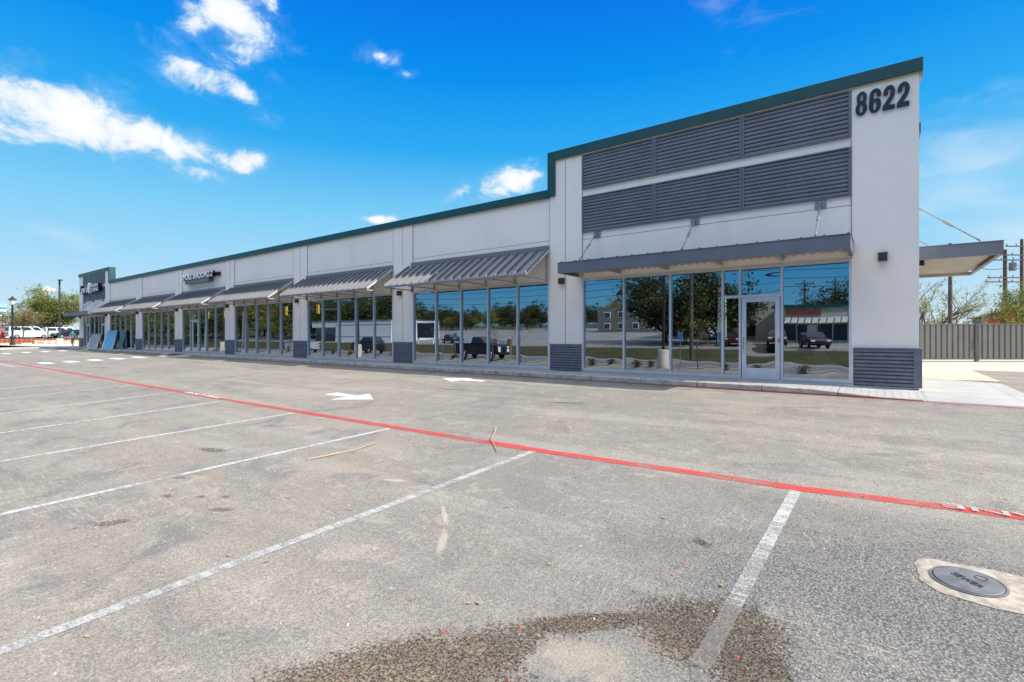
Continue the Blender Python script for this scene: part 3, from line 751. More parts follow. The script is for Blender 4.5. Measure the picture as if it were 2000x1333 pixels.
t=thing('side_canopy','flat slate canopy with a ribbed underside jutting from the right end wall','canopy',(XR,19,3.3),0,'flat suspended canopies')
canopy(t,XR+.01,2.33,16.3,21.5,3.26,3.58,[((XR+.05,16.5,4.64),(1.95,16.45,3.64),'x'),((XR+.05,20.9,4.64),(1.95,20.9,3.64),'x')],ribs_along='x')

# ------------------------------------------------------------------ wall lamps
def lamp(x,y,z,label,face='-y'):
    t=thing('wall_lamp',label,'wall light',(x,y,z),0,'square dark wall lamps on the piers')
    m=MB()
    if face=='-y':
        m.box(x-.085,x+.085,y-.17,y-.02,z-.095,z+.095); m.box(x-.1,x+.1,y-.17,y-.01,z+.095,z+.108); 
        p=MB().box(x-.055,x+.055,y-.022,y-.002,z-.06,z+.06); ln=MB().box(x-.06,x+.06,y-.15,y-.05,z-.108,z-.096)
    else:
        m.box(x+.02,x+.24,y-.1,y+.1,z-.11,z+.11); p=MB().box(x+.002,x+.022,y-.06,y+.06,z-.06,z+.06); ln=MB().box(x+.05,x+.2,y-.07,y+.07,z-.122,z-.111)
    obj('housing',m,M['bronze'],t,bevel=.006); obj('back_plate',p,M['bronze'],t); obj('lens',ln,M['alu'],t)
    return t
LB=['right of the aluminium door and the wide corner window','left of the entrance canopy, below its left tip','left of the awning next to the right tower','left of the second awning from the right tower','right of the far glass door with its white frame','left of the bay with the far glass door','on the pier between the two farthest awnings','between the small tower bay and its neighbour','at the outer left corner of the small tower']
LX=[.04,-8.62,-16.78,-24.95,-32.95,-40.85,-48.9,-56.95,-65.3]
for x,l in zip(LX,LB): lamp(x,D,3.16,'square dark lamp on the pier '+l)
lamp(XR,17.3,3.32,'square dark lamp on the end wall under the side canopy','x')

# ------------------------------------------------------------------ signs
def arc(cx,cy,rx,ry,a0,a1,n=10): return [(cx+rx*math.cos(R(a0+(a1-a0)*i/n)),cy+ry*math.sin(R(a0+(a1-a0)*i/n))) for i in range(n+1)]
def digit_curve(loops,ox,oz,sx,sz,depth=.035,shear=.035):
    """heavy slanted numeral: outline loops (outer + holes) filled with a 2D curve, turned into a mesh"""
    cu=bpy.data.curves.new('c','CURVE'); cu.dimensions='2D'; cu.fill_mode='BOTH'; cu.extrude=depth/2
    for lp in loops:
        sp=cu.splines.new('POLY'); sp.points.add(len(lp)-1); sp.use_cyclic_u=True
        for p,(x,y) in zip(sp.points,lp): p.co=(x*sx+y*sz*shear,y*sz,0,1)
    t=bpy.data.objects.new('t',cu); COL.objects.link(t); bpy.context.view_layer.update()
    me=bpy.data.meshes.new_from_object(t.evaluated_get(bpy.context.evaluated_depsgraph_get())); bpy.data.objects.remove(t)
    mb=MB(); mb.add([(ox+v.co.x,D-.03-v.co.z,oz+v.co.y) for v in me.vertices],[tuple(p.vertices) for p in me.polygons]); return mb
EIGHT=[arc(.5,.74,.44,.26,-30,210,14)+arc(.5,.29,.5,.29,135,405,18), arc(.5,.83,.11,.07,0,180,6)+arc(.5,.68,.11,.07,180,360,6), arc(.5,.38,.12,.09,0,180,6)+arc(.5,.19,.12,.08,180,360,6)]
SIX=[[(1,.66)]+arc(.5,.74,.48,.26,0,180,12)+arc(.5,.28,.5,.28,180,360,14)+arc(.55,.38,.45,.22,0,80,6)+[(.40,.545)]+[(.38,.70)]+arc(.5,.80,.12,.08,180,0,6)+[(.62,.66)], arc(.5,.40,.12,.08,0,180,6)+arc(.5,.19,.12,.09,180,360,6)]
TWO=[[(0,0),(1,0),(1,.19),(.47,.19),(.85,.46)]+arc(.5,.70,.48,.30,-15,180,14)+[(.02,.62),(.38,.62),(.38,.72)]+arc(.5,.79,.115,.075,180,-10,7)+[(.55,.56),(.0,.17)]]
t=thing('house_number','large dark slanted street number 8622 high on the right tower pier','sign',(.04,D,6.6))
navy=simple('navy_numeral',(.006,.02,.034),.4,0,.05)
for k,dg in enumerate([EIGHT,SIX,TWO,TWO]): obj('numeral',digit_curve(dg,-.49+k*.262,6.58,.228,.56),navy,t)

t=thing('shop_sign','white SMOKE SHADOWZ-2 lettering over a long rounded slate box on the white wall','sign',(-36.8,D,4.9))
mb=MB().box(-39.3,-34.0,D-.14,D-.01,5.19,5.42); obj('raceway',mb,M['black'],t)
text('lettering','SMOKE SHADOWZ-2',4.75,.40,simple('letter_return_black',(.012,.013,.02),.5),(-39.15,D-.14,5.12),(1,0,0),(0,0,1),.20,.035,parent=t)
text('letter_face','SMOKE SHADOWZ-2',4.75,.38,simple('letter_face_white',(.9,.9,.92),.4,0,.02),(-39.15,D-.35,5.13),(1,0,0),(0,0,1),.01,.02,parent=t)
mb=MB(); poly=arc(-35.2,4.99,.14,.135,-90,90,8)+arc(-38.7,4.99,.14,.135,90,270,8); mb.prism(poly,D-.3,D-.02,'y'); obj('cabinet',mb,M['slate'],t)
t=thing('shop_sign','white script and capital lettering with a white oval on the small tower louvres','sign',(-61.2,D,5.4))
rt=bpy.data.materials['letter_return_black']; wf=bpy.data.materials['letter_face_white']
mb=MB().box(-64.3,-58.4,D-.12,D-.04,5.62,6.1); obj('raceway',mb,M['black'],t)
for (s_,x,z,w_,h_,sh) in (("Lew's",-64.3,5.42,2.7,.85,.35),('INDIAN',-60.7,5.88,2.4,.33,0),('CUISINE',-60.7,5.46,2.5,.36,0)):
    text('lettering',s_,w_,h_,rt,(x,D-.12,z),(1,0,0),(0,0,1),.22,.05,sh,parent=t)
    text('letter_face',s_,w_*.98,h_*.95,wf,(x+.02,D-.345,z+.02),(1,0,0),(0,0,1),.01,.008,sh,parent=t)
mb=MB(); mb.prism(arc(-61.25,5.88,.30,.50,0,360,20)[:-1],D-.36,D-.14,'y'); obj('oval_badge',mb,wf,t)

# ================================================================== SMALL THINGS ON THE LOT
t=thing('manhole_cover','round grey iron sewer cover set in a sandy concrete collar','manhole cover',(.48,4.54,g(.48,4.54)))
z0=g(.48,4.54)
def tilt(x,y,h): return (x,y,g(x,y)+h)
cx,cy,rr_=.475,4.555,.182
mb=MB(); n=40; vs=[];
outer=[(.22,4.42),(.31,4.31),(.42,4.29),(.56,4.26),(.70,4.27),(.84,4.30),(.89,4.45),(.90,4.68),(.84,4.86),(.66,4.88),(.48,4.86),(.34,4.86),(.235,4.83),(.20,4.70),(.215,4.56)]
def outer_at(a):
    best=None
    for i in range(len(outer)):
        p=Vector(outer[i])-Vector((cx,cy)); q=Vector(outer[(i+1)%len(outer)])-Vector((cx,cy)); d=Vector((math.cos(a),math.sin(a)))
        e=q-p; det=d.x*(-e.y)+d.y*e.x
        if abs(det)<1e-9: continue
        tt=(p.x*(-e.y)+p.y*e.x)/det; uu=(d.x*p.y-d.y*p.x)/det
        if tt>0 and -1e-6<=uu<=1+1e-6: best=tt
    return best or .4
for k in range(n):
    a=2*math.pi*k/n; ro=outer_at(a)*(1+rnd.uniform(-.02,.02)); vs+= [tilt(cx+math.cos(a)*ro,cy+math.sin(a)*ro,.004),tilt(cx+math.cos(a)*ro*.9,cy+math.sin(a)*ro*.9,.012),tilt(cx+math.cos(a)*(rr_+.014),cy+math.sin(a)*(rr_+.014),.016)]
fs=[]
for k in range(n):
    j=(k+1)%n; fs+=[(3*k,3*j,3*j+1,3*k+1),(3*k+1,3*j+1,3*j+2,3*k+2)]
obj('collar',MB().add(vs,fs),M['apron'],t)
S=-.04*-1
def disc(name,prof,mat):
    m=MB(); vs=[]; 
    for r,h in prof:
        for k in range(48):
            a=2*math.pi*k/48; vs.append(tilt(cx+r*math.cos(a),cy+r*math.sin(a),h))
    fs=[(i*48+k,i*48+(k+1)%48,(i+1)*48+(k+1)%48,(i+1)*48+k) for i in range(len(prof)-1) for k in range(48)]+[tuple((len(prof)-1)*48+k for k in range(48))]
    return obj(name,m.add(vs,fs),mat,t,smooth=True)
disc('ring_frame',[(rr_+.02,.002),(rr_+.02,.022),(rr_+.006,.022),(rr_+.005,.006)],M['iron'])
disc('lid',[(rr_,.004),(rr_,.022),(rr_-.004,.026),(0.001,.026)],M['iron'])
dark=simple('cast_letter_shadow',(.02,.02,.022),.7)
sl=.04
text('lettering','SEWER',.20,.045,dark,(cx-.085,cy+.05,z0+.0275+.002),(.67,-.74,-.0296),(.74,.67,.0268),.003,.0,parent=t)
q=MB(); vs=[]
for r,h in ((.052,.0275),(.043,.0285)):
    for k in range(24):
        a=2*math.pi*k/24; vs.append(tilt(cx+.075+.7*r*math.cos(a),cy+.075+.7*r*math.sin(a),h))
q.add(vs,[(k,(k+1)%24,24+(k+1)%24,24+k) for k in range(24)]); obj('badge_ring',q,dark,t)
# brick crumbs and pebbles
mb=MB()
def pebble(x,y,s):
    z=g(x,y); vs=[(x+rnd.uniform(-1,1)*s,y+rnd.uniform(-1,1)*s,z+rnd.uniform(0,.7)*s) for _ in range(3)]
    a=rnd.uniform(0,6.28); c_,s_=math.cos(a)*s,math.sin(a)*s
    mb.add([(x-c_,y-s_,z),(x+s_*.6,y-c_*.6,z),(x+c_,y+s_,z),(x-s_*.6,y+c_*.6,z),(x-c_*.6,y-s_*.6,z+s*.8),(x+s_*.4,y-c_*.4,z+s*.9),(x+c_*.6,y+s_*.6,z+s*.6)],[(0,1,5,4),(1,2,6,5),(2,3,6),(3,0,4),(4,5,6),(3,4,6)])
for x,y,s_ in ((-2.95,1.95,.011),(-2.1,2.15,.012),(-1.75,2.45,.013),(-1.55,2.05,.014),(-1.35,3.2,.011),(-.63,2.9,.018),(-1.2,3.55,.014),(-3.1,2.6,.012),(-4.2,3.4,.014),(-1.25,2.15,.013),(-2.5,3.2,.014),(-2.3,1.6,.013)): pebble(x,y,s_)
for _ in range(38): pebble(rnd.uniform(-9,1),rnd.uniform(.8,9),rnd.uniform(.006,.013))
obj('brick_crumbs',mb,simple('brick_red',(.45,.09,.05),.8),kind='stuff')
mb=MB()
for _ in range(900): pebble(rnd.gauss(-3,4),rnd.uniform(.6,11),rnd.uniform(.004,.012))
obj('grit',mb,simple('pale_grit',(.42,.37,.30),.9),kind='stuff')
mb=MB()
for _ in range(150):
    x,y=rnd.gauss(-2.5,3.2),rnd.uniform(.8,10); a=rnd.uniform(0,6.28); l_=rnd.uniform(.012,.035); z=g(x,y)+.006; c_,s_=math.cos(a),math.sin(a)
    mb.add([(x-c_*l_,y-s_*l_,z),(x+s_*l_*.35,y-c_*l_*.35,z+.006),(x+c_*l_,y+s_*l_,z+.010),(x-s_*l_*.35,y+c_*l_*.35,z+.002)],[(0,1,2,3)])
obj('leaf_litter',mb,leaf_mat('dry_leaf_bits',(.42,.28,.12),(.30,.20,.11),trans=.1),kind='stuff')
def twig(pts,r,label):
    m=MB(); P=[(x,y,g(x,y)+.012+.01*(i%2)) for i,(x,y) in enumerate(pts)]; m.tube(P,[r*(1-.6*i/(len(P)-1)) for i in range(len(P))],6)
    k=len(P)//2; m.tube([P[k],(P[k][0]+.12,P[k][1]-.16,P[k][2]+.01)],[r*.5,r*.2],5)
    return obj('twig',m,simple('dry_twig',(.36,.27,.19),.8),label=label,cat='twig',group='dry twigs on the asphalt',loc=P[0])
twig([(-5.29,6.67),(-5.1,6.40),(-4.95,6.15),(-4.85,6.0),(-4.6,5.75),(-4.31,5.48)],.014,'thin bent dry twig lying across the red fire lane line')
twig([(-6.31,3.80),(-6.22,4.1),(-6.18,4.5),(-6.2,4.75),(-6.28,4.97)],.016,'longer dry stick lying between two white parking lines')
# ramp with brown tactile mats in front of the far doors
for (xa,xb) in ((-37.9,-35.6),(-59.4,-57.4)):
    m=MB(); m.add([(xa,13.2,.158),(xb,13.2,.158),(xb,12.1,.005-.036),(xa,12.1,.005-.036),(xa-.9,13.09,-.02),(xb+.9,13.09,-.02),(xa-.9,13.2,.158),(xb+.9,13.2,.158)],[(0,1,2,3),(6,0,3,4),(1,7,5,2)])
    r_=obj('kerb_ramp',m,M['walk'],kind='structure',recalc=False)
    obj('tactile_mat',MB().quad((xa+.1,13.15,.160),(xb-.1,13.15,.160),(xb-.1,12.45,.046),(xa+.1,12.45,.046)),M['brownmat'],parent=r_,recalc=False)

# boards leaning on the storefront at the far end
def board(label,x0,x1,yb,yt,h,mat,skew=0,dx=0):
    t=thing('leaning_board',label,'board',((x0+x1)/2,yb,.15),0,'boards leaning on the far storefront')
    m=MB(); th=.03
    m.add([(x0,yb,.152),(x1,yb,.152),(x1+dx,yt,h),(x0+dx,yt,h),(x0,yb+th,.152),(x1,yb+th,.152),(x1+dx,yt+th,h),(x0+dx,yt+th,h)],[(0,1,2,3),(7,6,5,4),(0,4,5,1),(1,5,6,2),(2,6,7,3),(3,7,4,0)])
    obj('sheet',m,mat,t)
    e=MB()
    for a,c in (((x0,yb,.16),(x1,yb,.16)),((x1,yb,.16),(x1+dx,yt,h)),((x0+dx,yt,h),(x1+dx,yt,h)),((x0,yb,.16),(x0+dx,yt,h))): e.bar((a[0],a[1]-.004,a[2]),(c[0],c[1]-.004,c[2]),.03,.02)
    obj('edge_tape',e,M['alu'],t)
board('grey board leaning on the window beside the far left doors',-60.1,-57.3,13.8,14.4,1.45,simple('grey_board',(.30,.34,.38),.7),dx=-.9)
board('light blue board with a pale edge, leaning in front of the green board',-55.5,-52.7,13.75,14.38,1.75,simple('blue_foam_board',(.16,.42,.62),.6),dx=-.9)
board('dark green board leaning just right of the light blue board',-52.6,-51.6,14.1,14.44,1.72,simple('green_board',(.03,.17,.12),.6))
t=thing('debris_pile','clear plastic sheeting and rubbish heaped inside the corner window','debris',(-1.2,15.3,.18))
m=MB(); n=16; vs=[]
for j in range(n+1):
    for i in range(n+1):
        u_,v_=i/n*2-1,j/n*2-1; r_=math.hypot(u_,v_); vs.append((-1.25+u_*.62,15.12+v_*.45,.18+max(0,(1-r_))*.75*(.7+.6*rnd.random())+rnd.random()*.05))
m.add(vs,[(j*(n+1)+i,j*(n+1)+i+1,(j+1)*(n+1)+i+1,(j+1)*(n+1)+i) for j in range(n) for i in range(n)])
obj('plastic_sheeting',m,simple('crumpled_plastic',(.88,.88,.70),.25),t)
obj('box',MB().box(-2.3,-1.75,15.1,15.5,.18,.50),simple('blue_carton',(.25,.5,.65),.7),label='pale blue carton beside the plastic sheeting inside the corner window',cat='box')

# ================================================================== TREES
def gen_tree(h,spread,trunk_r,seed,fork=.3,limbs=6,sub=4,leaves=4000,ls=.2,dens_r=.9,droop=0,flat=.75,wispy=False):
    r_=random.Random(seed); T=MB(); L=MB(); tips=[]
    fh=h*fork; top=(r_.uniform(-.1,.1)*h*.2,r_.uniform(-.1,.1)*h*.2,fh)
    T.tube([(0,0,-.1),(0,0,fh*.1),(top[0]*.5,top[1]*.5,fh*.5),top],[trunk_r*1.5,trunk_r*1.1,trunk_r*.95,trunk_r*.85],8)
    def grow(p,d,ln,r,lvl):
        pts=[p]; q=Vector(p); dd=Vector(d); k=4
        for i in range(k):
            dd=(dd+Vector((r_.uniform(-.3,.3),r_.uniform(-.3,.3),r_.uniform(-.15,.25)-droop*lvl*.1))).normalized(); q=q+dd*ln/k; pts.append(q.copy())
        T.tube(pts,[r*(1-.65*i/k) for i in range(k+1)],5 if lvl<2 else 4,cap=False)
        if lvl>=2:
            tips.append((pts[-1],ln)); tips.append((pts[-2],ln)); 
            if wispy: tips.append((pts[-3],ln*.7))
            return
        if lvl==1: tips.append((pts[-1],ln*.8))
        for i in range(sub):
            s_=pts[min(k,1+int(r_.random()*k))]; a=r_.uniform(0,6.28); e=(dd+Vector((math.cos(a),math.sin(a),r_.uniform(-.35,.6)))*.85).normalized()
            grow(s_,e,ln*r_.uniform(.45,.75),r*.45,lvl+1)
    for i in range(limbs):
        a=6.283*(i+r_.uniform(-.3,.3))/limbs; e_=r_.uniform(.35,1.2)
        hz=math.cos(e_); d=Vector((math.cos(a)*hz,math.sin(a)*hz,math.sin(e_)))
        ln=(spread*hz*.62+(h-fh)*math.sin(e_)*.62)
        grow(Vector(top)-Vector((0,0,r_.random()*fh*.25)),d,ln,trunk_r*.5,0)
    per=max(1,leaves//len(tips))
    for p,ln in tips:
        cr=dens_r*r_.uniform(.5,1.2)
        for _ in range(int(per*r_.uniform(.4,1.6))):
            v=Vector((r_.gauss(0,1),r_.gauss(0,1),r_.gauss(0,.6)))*cr*.45; c=p+v
            if c.z<h*.08: continue
            a=Vector((r_.uniform(-1,1),r_.uniform(-1,1),r_.uniform(-.6,.6))).normalized(); b_=a.cross(Vector((r_.uniform(-1,1),r_.uniform(-1,1),r_.uniform(.2,1)))).normalized()
            s_=ls*r_.uniform(.5,1.1)
            L.add([c-a*s_*.5,c+b_*s_*.28,c+a*s_*.5,c-b_*s_*.28],[(0,1,2,3)])
    return T,L
def tree(name,label,loc,T,L,lm,cat='tree',group=None,rz=0,sc_=1,bark='bark'):
    t=thing(name,label,cat,loc,rz,group); t.scale=(sc_,)*3
    obj('trunk',T,M[bark],t,world=False,recalc=False,smooth=True); obj('crown',L,M[lm],t,world=False,recalc=False)
    return t
def gz(x,y): return (x,y,g(x,y))
T,L=gen_tree(7.6,6.3,.30,3,.10,11,5,22000,.40,1.5,droop=.3)
tree('elm_tree','large spreading light green tree behind the parked vehicles, left of the small tower',(-147,28.3,.85),T,L,'leaf')
T,L=gen_tree(4.6,2.6,.09,5,.35,7,4,1500,.22,.6)
tree('crape_myrtle','small reddish brown half bare tree beside the black lamp post',(-112,17.6,.75),T,L,'leaf_red')
t=None
T,L=gen_tree(4.2,3.4,.12,6,.2,7,4,3500,.3,.9); 
tree('small_tree','low green tree behind the reddish tree on the left',(-155,26.5,.85),T,L,'leaf')
T,L=gen_tree(3.6,4.2,.1,66,.12,8,4,4500,.28,.9); 
tree('small_tree','low bushy olive tree left of the big spreading tree',(-150,22.0,.85),T,L,'leaf_bougain')
T,L=gen_tree(6.6,2.5,.2,12,.10,8,5,5200,.17,.45,wispy=True)
tree('mesquite_tree','open sparse tree with thin dark limbs behind the slate gate',(3.6,60,0),T,L,'leaf_olive')
T,L=gen_tree(3.9,3.3,.12,14,.12,9,5,13000,.2,.8)
tree('flowering_bush','dense green bush with pink flowers above the right end of the fence',(10.6,62,0),T,L,'leaf_bougain','bush')
bt=bpy.data.objects['flowering_bush']
m=MB(); r2=random.Random(4)
for _ in range(420):
    a=r2.uniform(0,6.28); e_=r2.uniform(-.2,1.2); R_=r2.uniform(1.6,2.9); c=Vector((math.cos(a)*math.cos(e_)*R_-.8,math.sin(a)*math.cos(e_)*R_,1.8+math.sin(e_)*1.6))
    u_=Vector((r2.uniform(-1,1),r2.uniform(-1,1),r2.uniform(-1,1))).normalized()*.13; w_=u_.cross(Vector((.3,.7,.5))).normalized()*.11; m.add([c-u_,c+w_,c+u_,c-w_],[(0,1,2,3)])
obj('blossom',m,M['petal'],bt,world=False,recalc=False)

# trees on the far side of the street, seen mirrored in the windows
protoA=gen_tree(8.5,6.0,.26,21,.15,8,4,7500,.55,1.9,droop=.15); protoB=gen_tree(7.2,5.4,.2,22,.16,7,5,7000,.5,1.7,droop=.2)
pa=tree('street_tree','dense green tree across the street, mirrored in the shop windows',gz(-128,-92),protoA[0],protoA[1],'leaf_dark',group='trees across the street mirrored in the windows')
pb=tree('street_tree','rounded olive tree across the street, mirrored in the shop windows',gz(-140,-26),protoB[0],protoB[1],'leaf_bougain',group='trees across the street mirrored in the windows')
r3=random.Random(11); spots=[]
for i in range(17): spots.append((pa if i%3 else pb,-160+i*6.6+r3.uniform(-2,2),-88-r3.uniform(0,16),r3.uniform(.8,1.15)))
for i in range(15): spots.append((pb if i%3 else pa,-106-i*9.5+r3.uniform(-3,3),-24-r3.uniform(0,20),r3.uniform(.75,1.1)))
for i in range(5): spots.append((pa,-108-i*14,-60-r3.uniform(0,14),r3.uniform(.9,1.2)))
for i in range(34): spots.append((pa if i%4 else pb,-200+i*4.2+r3.uniform(-2,2),-104-r3.uniform(0,12),r3.uniform(1.0,1.35)))
for i in range(12): spots.append((pb if i%2 else pa,-98-i*3.4+r3.uniform(-1,1),-47-r3.uniform(0,8),r3.uniform(.9,1.15)))
for i in range(14): spots.append((pb if i%3 else pa,-112-i*8+r3.uniform(-3,3),-38-r3.uniform(0,14),r3.uniform(1.0,1.3)))
spots+=[(pa,-19.5,-33,.95),(pa,-22.8,-36,1.0),(pa,-16,-35,.85),(pb,-47,-80,.9),(pa,-38,-78,.8),(pb,6,-58,.9),(pa,-5,-60,.8),(pb,20,-56,.9)]
for k,(pr,x,y,s_) in enumerate(spots):
    if y<-85 and x>-62: continue
    if y<-85: s_*=.64
    c=copy_tree(pr); c.location=gz(x,y); c.rotation_euler.z=r3.uniform(0,6.28); c.scale=(s_,s_,s_*r3.uniform(.9,1.05))
# young planted trees and shrubs in the planting strip
T,L=gen_tree(3.1,1.2,.035,31,.42,5,3,420,.14,.35)
yt=tree('young_tree','young staked tree in the planting strip, mirrored in the windows',gz(-9.0,-2.2),T,L,'leaf_bougain',group='young trees in the planting strip')
for x,y in ((-25.5,-2.6),(-56,-2.4),(-87,-2.5),(-34,-18.2),(-47,-17.8),(-112,-3)): c=copy_tree(yt); c.location=gz(x,y); c.rotation_euler.z=x
def shrub(seed,n=260,r=.3,h=.55,ls=.11):
    r_=random.Random(seed); L=MB(); T=MB()
    for i in range(7):
        a=6.28*i/7; T.tube([(0,0,-.02),(math.cos(a)*r*.5,math.sin(a)*r*.5,h*.8)],[.012,.005],4)
    for _ in range(n):
        c=Vector((r_.gauss(0,r*.5),r_.gauss(0,r*.5),h*.25+r_.random()*h*.75)); a=Vector((r_.uniform(-1,1),r_.uniform(-1,1),r_.uniform(-.4,1))).normalized(); b_=a.cross(Vector((.3,r_.uniform(-1,1),1))).normalized()
        L.add([c-a*ls*.5,c+b_*ls*.25,c+a*ls*.5,c-b_*ls*.25],[(0,1,2,3)])
    return T,L
T,L=shrub(5)
sh=tree('planted_shrub','small dark shrub in the planting strip, mirrored in the windows',gz(-16.3,-2.2),T,L,'leaf_dark','shrub','small shrubs in the planting strip')
for x in (-14.9,-13.1,-11.8,-7.6,-5.6,-3.4,-19,-22.5,-29,-31.5,-37,-44,-47): c=copy_tree(sh); c.location=gz(x,-2.2+.5*math.sin(x)); c.rotation_euler.z=x

# ================================================================== POLES, LAMPS, WIRES
def light_pole(loc,h,label,base_h=.95,group=None):
    x,y,z=loc; t=thing('parking_light_pole',label,'light pole',loc,0,group)
    obj('concrete_base',MB().lathe([(.33,-.1),(.33,base_h-.03),(.29,base_h)],loc,20),M['kerb_clean'],t,smooth=True)
    obj('pole',MB().bar((x,y,z+base_h),(x,y,z+h),.15,.15),M['bronze'],t)
    m=MB(); m.box(x-.1,x+.75,y-.17,y+.17,z+h-.08,z+h+.02); m.box(x-.14,x+.1,y-.04,y+.04,z+h-.14,z+h-.06); obj('lamp_head',m,M['bronze'],t,bevel=.01)
    return t
for k,x in enumerate((-10.7,-41,-70)):
    light_pole(gz(x,-.9),8.6,['square bronze light pole with concrete base mirrored beside the door','bronze light pole with concrete base mirrored in the third window bay','bronze light pole with concrete base mirrored in the far bays'][k],1.0,'parking lot light poles behind the camera')
light_pole((-64.5*1.005*1.37,0,0) if False else (-77.2,15.2,.1),7.7,'tall square light pole on a concrete base beside the person',.85)
# black lamp post
t=thing('lamp_post','tall black post lamp with a hatted lantern at the far left kerb','lamp post',(-81.5,11.9,.1))
x,y,z=-81.5,11.9,.1
m=MB().lathe([(.24,0),(.24,.25),(.17,.5),(.12,.9),(.105,1.3),(.09,3.0),(.085,4.75),(.12,4.8)],(x,y,z),14); obj('post',m,M['black'],t,smooth=True)
obj('lantern_glass',MB().lathe([(.12,4.85),(.26,5.15),(.26,5.35)],(x,y,z),12),M['white'],t,smooth=True)
obj('lantern_cap',MB().lathe([(.42,5.36),(.40,5.42),(.16,5.6),(.06,5.75),(.02,5.85)],(x,y,z),12),M['black'],t,smooth=True)
t=thing('bollard_post','short black post between the white van and the dark car','post',(-93,17.1,.2)); x,y,z=-93,17.1,.2
obj('post',MB().lathe([(.14,0),(.09,.3),(.07,.5),(.06,2.6),(.1,2.65),(.12,2.9),(.03,3.0)],(x,y,z),12),M['black'],t,smooth=True)
t=thing('mast_light','thin mast topped with a cluster of pale floodlights above the big tree','light mast',(-185,33.9,0)); x,y,z=-185,33.9,-2.2
obj('mast',MB().tube([(x,y,.8),(x,y,13.2)],[.2,.09],8),M['steel'],t)
m=MB(); z=0
for a in range(6):
    c_,s_=math.cos(a*1.047),math.sin(a*1.047); m.bar((x,y,13.9),(x+c_*1.0,y+s_*1.0,13.9),.1); m.box(x+c_*1.2-.35,x+c_*1.2+.35,y+s_*1.2-.35,y+s_*1.2+.35,13.5,14.3)
m.box(x-.5,x+.5,y-.5,y+.5,13.2,14.7); obj('floodlight_cluster',m,simple('pale_beige',(.72,.62,.48),.6),t)

def upole(loc,h,label,arms,r=.16,group=None,transformer=None,armdir=(.8033,.5956)):
    x,y,z=loc; t=thing('utility_pole',label,'utility pole',loc,0,group)
    obj('pole',MB().tube([(x,y,z-.2),(x,y,z+h)],[r*1.15,r*.8],10),M['wood'],t,smooth=True)
    for (ha,l0,l1) in arms:
        m=MB(); a=(x+armdir[0]*l0,y+armdir[1]*l0,z+ha); c=(x+armdir[0]*l1,y+armdir[1]*l1,z+ha); off=Vector((armdir[1],-armdir[0],0))*(r+.06)
        m.bar(Vector(a)+off,Vector(c)+off,.10,.13); ar=obj('crossarm',m,M['wood'],t)
        i_=MB(); nn=4
        for k in range(nn):
            q=Vector(a).lerp(Vector(c),.04+.92*k/(nn-1))+off; i_.lathe([(.03,.06),(.06,.12),(.03,.17),(.06,.22),(.03,.3)],(q.x,q.y,q.z),8)
        obj('insulator',i_,M['bronze'],ar)
    if transformer:
        ha,dx=transformer; q=(x+armdir[0]*dx,y+armdir[1]*dx,z+ha); tr=obj('transformer',MB().lathe([(.30,0),(.36,.05),(.36,.9),(.38,.92),(.2,1.02)],q,16),M['steel'],t,smooth=True)
        obj('bushing',MB().lathe([(.05,1.0),(.08,1.1),(.05,1.2),(.03,1.35)],(q[0],q[1],q[2]),8),M['bronze'],tr)
        obj('mount',MB().bar((x,y,z+ha+.6),(q[0],q[1],q[2]+.6),.08),M['steel'],t)
    return t
upole((4.66,55,0),9.0,'brown wooden pole standing in front of the sparse tree behind the gate',[],.15)
upole((11.97,83.0,0),11.6,'dark utility pole with two pairs of long crossarms',[(7.7,-2.7,2.3),(8.2,-2.4,2.3),(10.3,-2.3,2.3),(10.9,-2.6,2.3)],.22)
upole((13.65,84.6,0),12.9,'tall utility pole at the right edge carrying a grey transformer',[(12.0,-2.2,1.5)],.19,transformer=(9.1,-1.1))
def wire(name,pts,r,label=None,group=None):
    P=[]
    for a,c in zip(pts[:-1],pts[1:]):
        a=Vector(a);c=Vector(c); L_=(c-a).length
        for k in range(13): q=a.lerp(c,k/12); q.z-=4*(k/12)*(1-k/12)*L_*.02; P.append(q)
    return obj(name,MB().tube(P,r,5),M['black'],label=label,cat='wire',group=group,loc=P[0])
wire('power_line',[(4.66,55,8.0),(11.97,83,9.4),(13.65,84.6,9.4)],.035,'black cable running from under the side canopy to the utility poles')
for k,(x,z_) in enumerate(((-98,9),(-55,9.2),(-14,9.2),(27,9.2))):
    upole((x,-17.5,g(x,-17.5)),9.6,['wooden utility pole far down the street','brown utility pole mirrored at the right of the third window bay','utility pole mirrored behind the bronze light pole','utility pole beyond the right edge of the street'][k],[(8.6,-1.3,1.3)],.17,'utility poles along the street',armdir=(0,1))
for k,(dy,zz) in enumerate(((-1.1,8.6),(1.1,8.6),(0,7.6),(.1,6.9),(.15,6.2))):
    wire('power_line',[(x,-17.5+dy,zz-.35) for x in (-180,-139,-98,-55,-14,27,68)],.022,['far top cable strung along the street poles','near top cable strung along the street poles','second cable strung below the crossarms along the street','third cable strung along the street poles','lowest cable strung along the street poles'][k],'cables along the street')
for k,(x,y) in enumerate(((-20,-62),(-9.5,-61),(-5.6,-60),(3,-62))):
    upole((x,y,g(x,y)),8.6,'T shaped utility pole on the hill beyond the mirrored shops',[(8.0,-1.2,1.2)],.14,'utility poles on the hill',armdir=(1,0))

